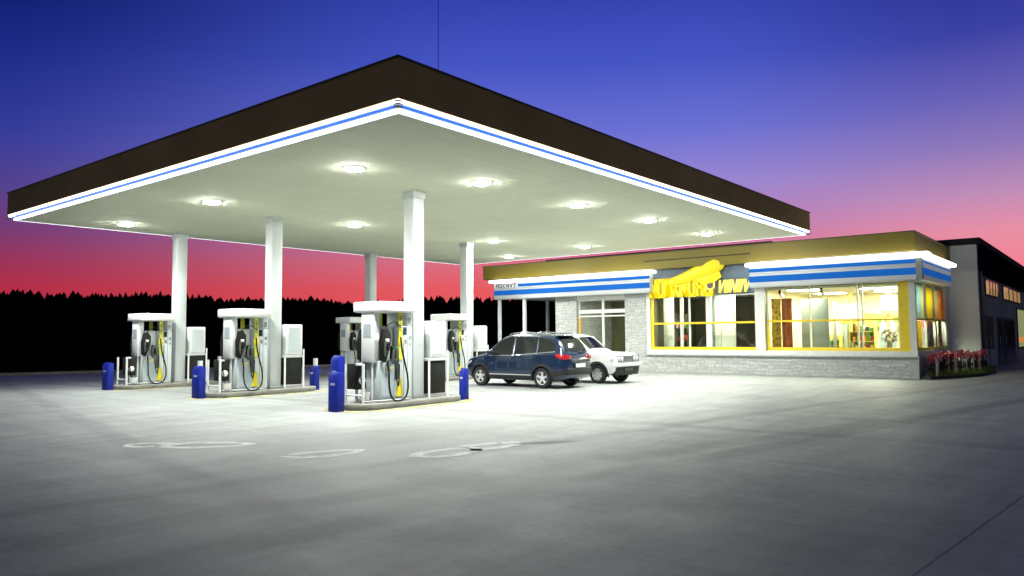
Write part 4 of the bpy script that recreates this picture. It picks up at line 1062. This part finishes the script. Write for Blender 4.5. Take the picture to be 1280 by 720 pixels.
clump(60, 0, 0, 1.38, .30, .08, 4).build('leaf', mat('vase_leaf', (.07, .12, .04), .6), fl, normals=False)
# bay side: cyan, yellow, orange drapes and a maroon cabinet
drape('curtain', 'pale cyan curtain in the side window of the corner bay', cloth('cyan_cloth', (.52, .70, .72), var=.2), -2.81, 20.95, 22.3, 2.06, 3.2, alongx=True)
drape('curtain', 'cream curtain between the cyan and yellow ones in the bay side window', cloth('cream_cloth', (.66, .62, .44), var=.1), -2.81, 22.35, 23.0, 2.06, 3.2, alongx=True)
drape('curtain', 'lime yellow curtain in the middle of the bay side window', cloth('lime_cloth', (.62, .54, .05), var=.3), -2.81, 23.05, 24.45, 2.06, 3.2, alongx=True)
drape('curtain', 'second cream curtain between the lime and orange ones in the bay side window', MATS['cream_cloth'], -2.81, 24.5, 25.45, 2.06, 3.2, alongx=True)
drape('curtain', 'orange curtain at the grey wall end of the bay side window', cloth('orange_cloth', (.82, .46, .03), var=.2), -2.81, 25.5, 26.4, 2.06, 3.2, alongx=True)
drape('curtain', 'short yellow curtain below the cyan one in the bay side window', cloth('yellow_cloth', (.62, .50, .04), var=.2), -2.80, 21.0, 22.3, .95, 1.97, alongx=True)
mc = thing('drinks_cabinet', 'maroon drinks cabinet with grey front in the lower bay side window', 'cabinet', (24.7, -2.52, .03))
MB().box(-.75, .95, -.22, .28, 0, 2.0, bev=.03).build('body', mat('maroon_panel', (.16, .02, .025), .35, var=.2), mc, 40)
MB().box(-1.35, -.78, -.26, .2, .0, 1.72, bev=.03).build('front_unit', mat('grey_unit', (.22, .24, .24), .35, var=.3, scale=6), mc, 40)
MB().box(-1.2, -.8, -.28, -.262, 1.2, 1.55).build('pale_face', mat('pale_unit_panel', (.7, .62, .5), .4), mc)  # flat pale panel on the grey unit

# ---- grey wing behind the bay
wing = thing('annex_building', 'tall plain grey building wing with dark eaves and small lit windows beside the flower bed', 'building', (27.2, -3.99, 0))
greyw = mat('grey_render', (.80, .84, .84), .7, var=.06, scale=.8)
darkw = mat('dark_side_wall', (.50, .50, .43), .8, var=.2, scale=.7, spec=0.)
def wb(name, m, x0, x1, y0, y1, z0, z1, parent=None, bev=0.):
    return MB().box(x0-26.5, x1-26.5, y0+4.4, y1+4.4, z0, z1, bev=bev).build(name, m, parent or wing, 40 if bev else None)
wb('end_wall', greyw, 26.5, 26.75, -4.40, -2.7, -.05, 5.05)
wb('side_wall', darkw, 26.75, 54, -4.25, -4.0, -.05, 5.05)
r = MB().prism([(26.3-26.5, 5.06), (56-26.5, 5.06), (56-26.5, 5.34), (26.3-26.5, 5.30)], 'Y', -4.55+4.4, 3+4.4)
r.build('roof', mat('wing_roof', (.030, .034, .036), .8, spec=.05), wing)
wb('eaves', mat('eaves_shade', (.010, .011, .012), .9, spec=0.), 26.76, 54, -4.50, -4.255, 3.98, 5.05)  # near-black colour carries the shade cast by the roof overhang
wb('downpipe', mat('downpipe_dark', (.05, .055, .06), .4), 26.80, 26.95, -4.50, -4.38, -.02, 5.0)
litm = emit('lit_blind', (1.0, .52, .22), .55)
for a_, b_ in ((29.6, 33.6), (36.0, 44.0)):
    fo = MB().box(a_-26.5, b_-26.5, -.02+.12, .0+.16, 3.14, 3.84).build('window', mat('dark_frame', (.03, .03, .03), .5), wing)
    wb('lit_blind', litm, a_+.12, b_-.12, -4.31, -4.302, 3.2, 3.78, parent=fo)
    mu = MB(); 
    for q in range(1, 4): mu.box(a_+(b_-a_)*q/4-26.5-.03, a_+(b_-a_)*q/4-26.5+.03, .05, .085, 3.18, 3.80)
    mu.build('mullion', MATS['dark_frame'], fo)
    wb('pane', pane_m, a_+.02, b_-.02, -4.345, -4.337, 3.15, 3.83, parent=fo)
gd = mat('glass_dark', (.03, .04, .035), .25, spec=.1); oliveg = mat('olive_glass', (.14, .16, .09), .3, spec=.1)
for k, (a_, b_) in enumerate(((28.3, 29.7), (29.9, 31.6), (33.2, 35.0), (35.6, 40.4))):
    fo = MB().box(a_-26.5, b_-26.5, .10, .14, .02, 2.25).build('door', mat('door_frame_grey', (.14, .15, .14), .7, spec=.05), wing)
    wb('pane', oliveg if k < 2 else gd, a_+.12, b_-.12, -4.308, -4.300, .9 if k < 2 else .12, 2.12, parent=fo)
    if k < 2: wb('kick_panel', mat('kick_pale', (.42, .45, .50), .4), a_+.12, b_-.12, -4.312, -4.302, .10, .82, parent=fo)
    MB().cyl((a_+.2-26.5, .06, .95), (a_+.2-26.5, .06, 1.35), .018, n=8).build('handle', steel, fo, 50)
fo = MB().box(42.0-26.5, 47-26.5, .10, .14, .6, 2.9).build('window', MATS['dark_frame'], wing)
wb('lit_blind', emit('green_lit_blind', (.55, .60, .25), .40), 42.15, 46.85, -4.31, -4.302, .7, 2.8, parent=fo)
wb('orange_panel', emit('orange_lit', (1, .35, .06), .6), 42.2, 46.8, -4.32, -4.311, .95, 1.25, parent=fo)

# ---- flower bed
bedk = MB(); pts = [(20.55, -3.10), (27.2, -3.10), (27.2, -4.0), (28.3, -4.25), (26.4, -4.55), (23.6, -4.45), (21.6, -3.85), (20.5, -3.35)]
bedk.prism(pts, 'Z', -.02, .10, bev=.02)
structure(bedk.build('flower_bed', mat('bed_soil', (.045, .04, .025), .9, var=.3, scale=4), None, 40))
gb_ = MB(); q = random.Random(9)
def in_poly(x, y):
    c = False; n = len(pts)
    for i in range(n):
        (xa, ya), (xb_, yb_) = pts[i], pts[i-1]
        if (ya > y) != (yb_ > y) and x < (xb_-xa)*(y-ya)/(yb_-ya)+xa: c = not c
    return c
cnt = 0
while cnt < 2600:
    x, y = q.uniform(20.6, 28.2), q.uniform(-4.6, -3.12)
    if not in_poly(x, y): continue
    cnt += 1; h = q.uniform(.08, .22); a_ = q.uniform(0, 6.28); dx, dy = .012*math.cos(a_), .012*math.sin(a_); lx, ly = q.gauss(0, .05), q.gauss(0, .05)
    gb_.bm.faces.new([gb_.bm.verts.new(v) for v in ((x-dx, y-dy, .095), (x+dx, y+dy, .095), (x+lx, y+ly, .095+h))])
tag(gb_.build('grass', mat('bed_grass', (.14, .20, .03), .7, var=.4, scale=6), None, normals=False), 'short yellow green ground cover along the flower bed edge', 'grass', kind='stuff')
kinds = [('pink', (.62, .10, .13)), ('red', (.50, .03, .045)), ('deep pink', (.66, .16, .20))]
def make_flower(i, col):
    t = thing('flowering_plant', '', 'plant')
    st_ = MB(); qq = random.Random(40+i)
    for k in range(7):
        a_ = qq.uniform(0, 6.28); e = Vector((.10*math.cos(a_), .10*math.sin(a_), qq.uniform(.50, .74)))
        st_.tube([(.02*math.cos(a_), .02*math.sin(a_), 0), e*.55+Vector((0, 0, .02)), e], .009, 5)
    st_.build('stem', mat('dark_stem', (.05, .03, .03), .7), t)
    clump(46, 0, 0, .30, .13, .07, 60+i, 1.6).build('foliage', mat('dark_plant_leaf', (.035, .045, .03), .7), t, normals=False)
    clump(80, 0, 0, .66, .15, .055, 80+i, .8).build('blossom', mat('petal_'+col[0].replace(' ', '_'), col[1], .6, var=.35, scale=12), t, normals=False)
    # pale edging stake
    for a_, h_ in ((-.09, .72), (.10, .64)): MB().box(a_-.016, a_+.016, -.15, -.13, 0, h_).build('stake', mat('pale_stake', (.62, .46, .48), .6), t)
    return t
protos = [make_flower(i, k) for i, k in enumerate(kinds)]
npl = 14
for i in range(npl):
    t = i/(npl-1); x = 20.95+t*4.9; y = -3.30-t*.98+(.05 if i % 2 else -.03)
    p = protos[i] if i < 3 else copy_tree(protos[i % 3])
    p.location = (x, y, .09); p.rotation_euler.z = i*1.3; p.scale = (1, 1, .9+.2*((i*7) % 5)/5)
    p['label'] = kinds[i % 3][0]+' flowering plant in the row of pale stakes along the grey wall bed'; p['group'] = 'flowering plants along the wall'

# ------------------------------------------------------------------ render settings
sc.view_settings.view_transform = 'Standard'; sc.view_settings.look = 'None'
sc.view_settings.exposure = 0.0; sc.view_settings.gamma = 1.0; sc.view_settings.use_curve_mapping = False
sc.cycles.max_bounces = 7; sc.cycles.diffuse_bounces = 4; sc.cycles.glossy_bounces = 3; sc.cycles.transparent_max_bounces = 12
sc.cycles.use_light_tree = True; sc.cycles.sample_clamp_indirect = 6; sc.cycles.use_denoising = True
sc.cycles.caustics_reflective = False; sc.cycles.caustics_refractive = False
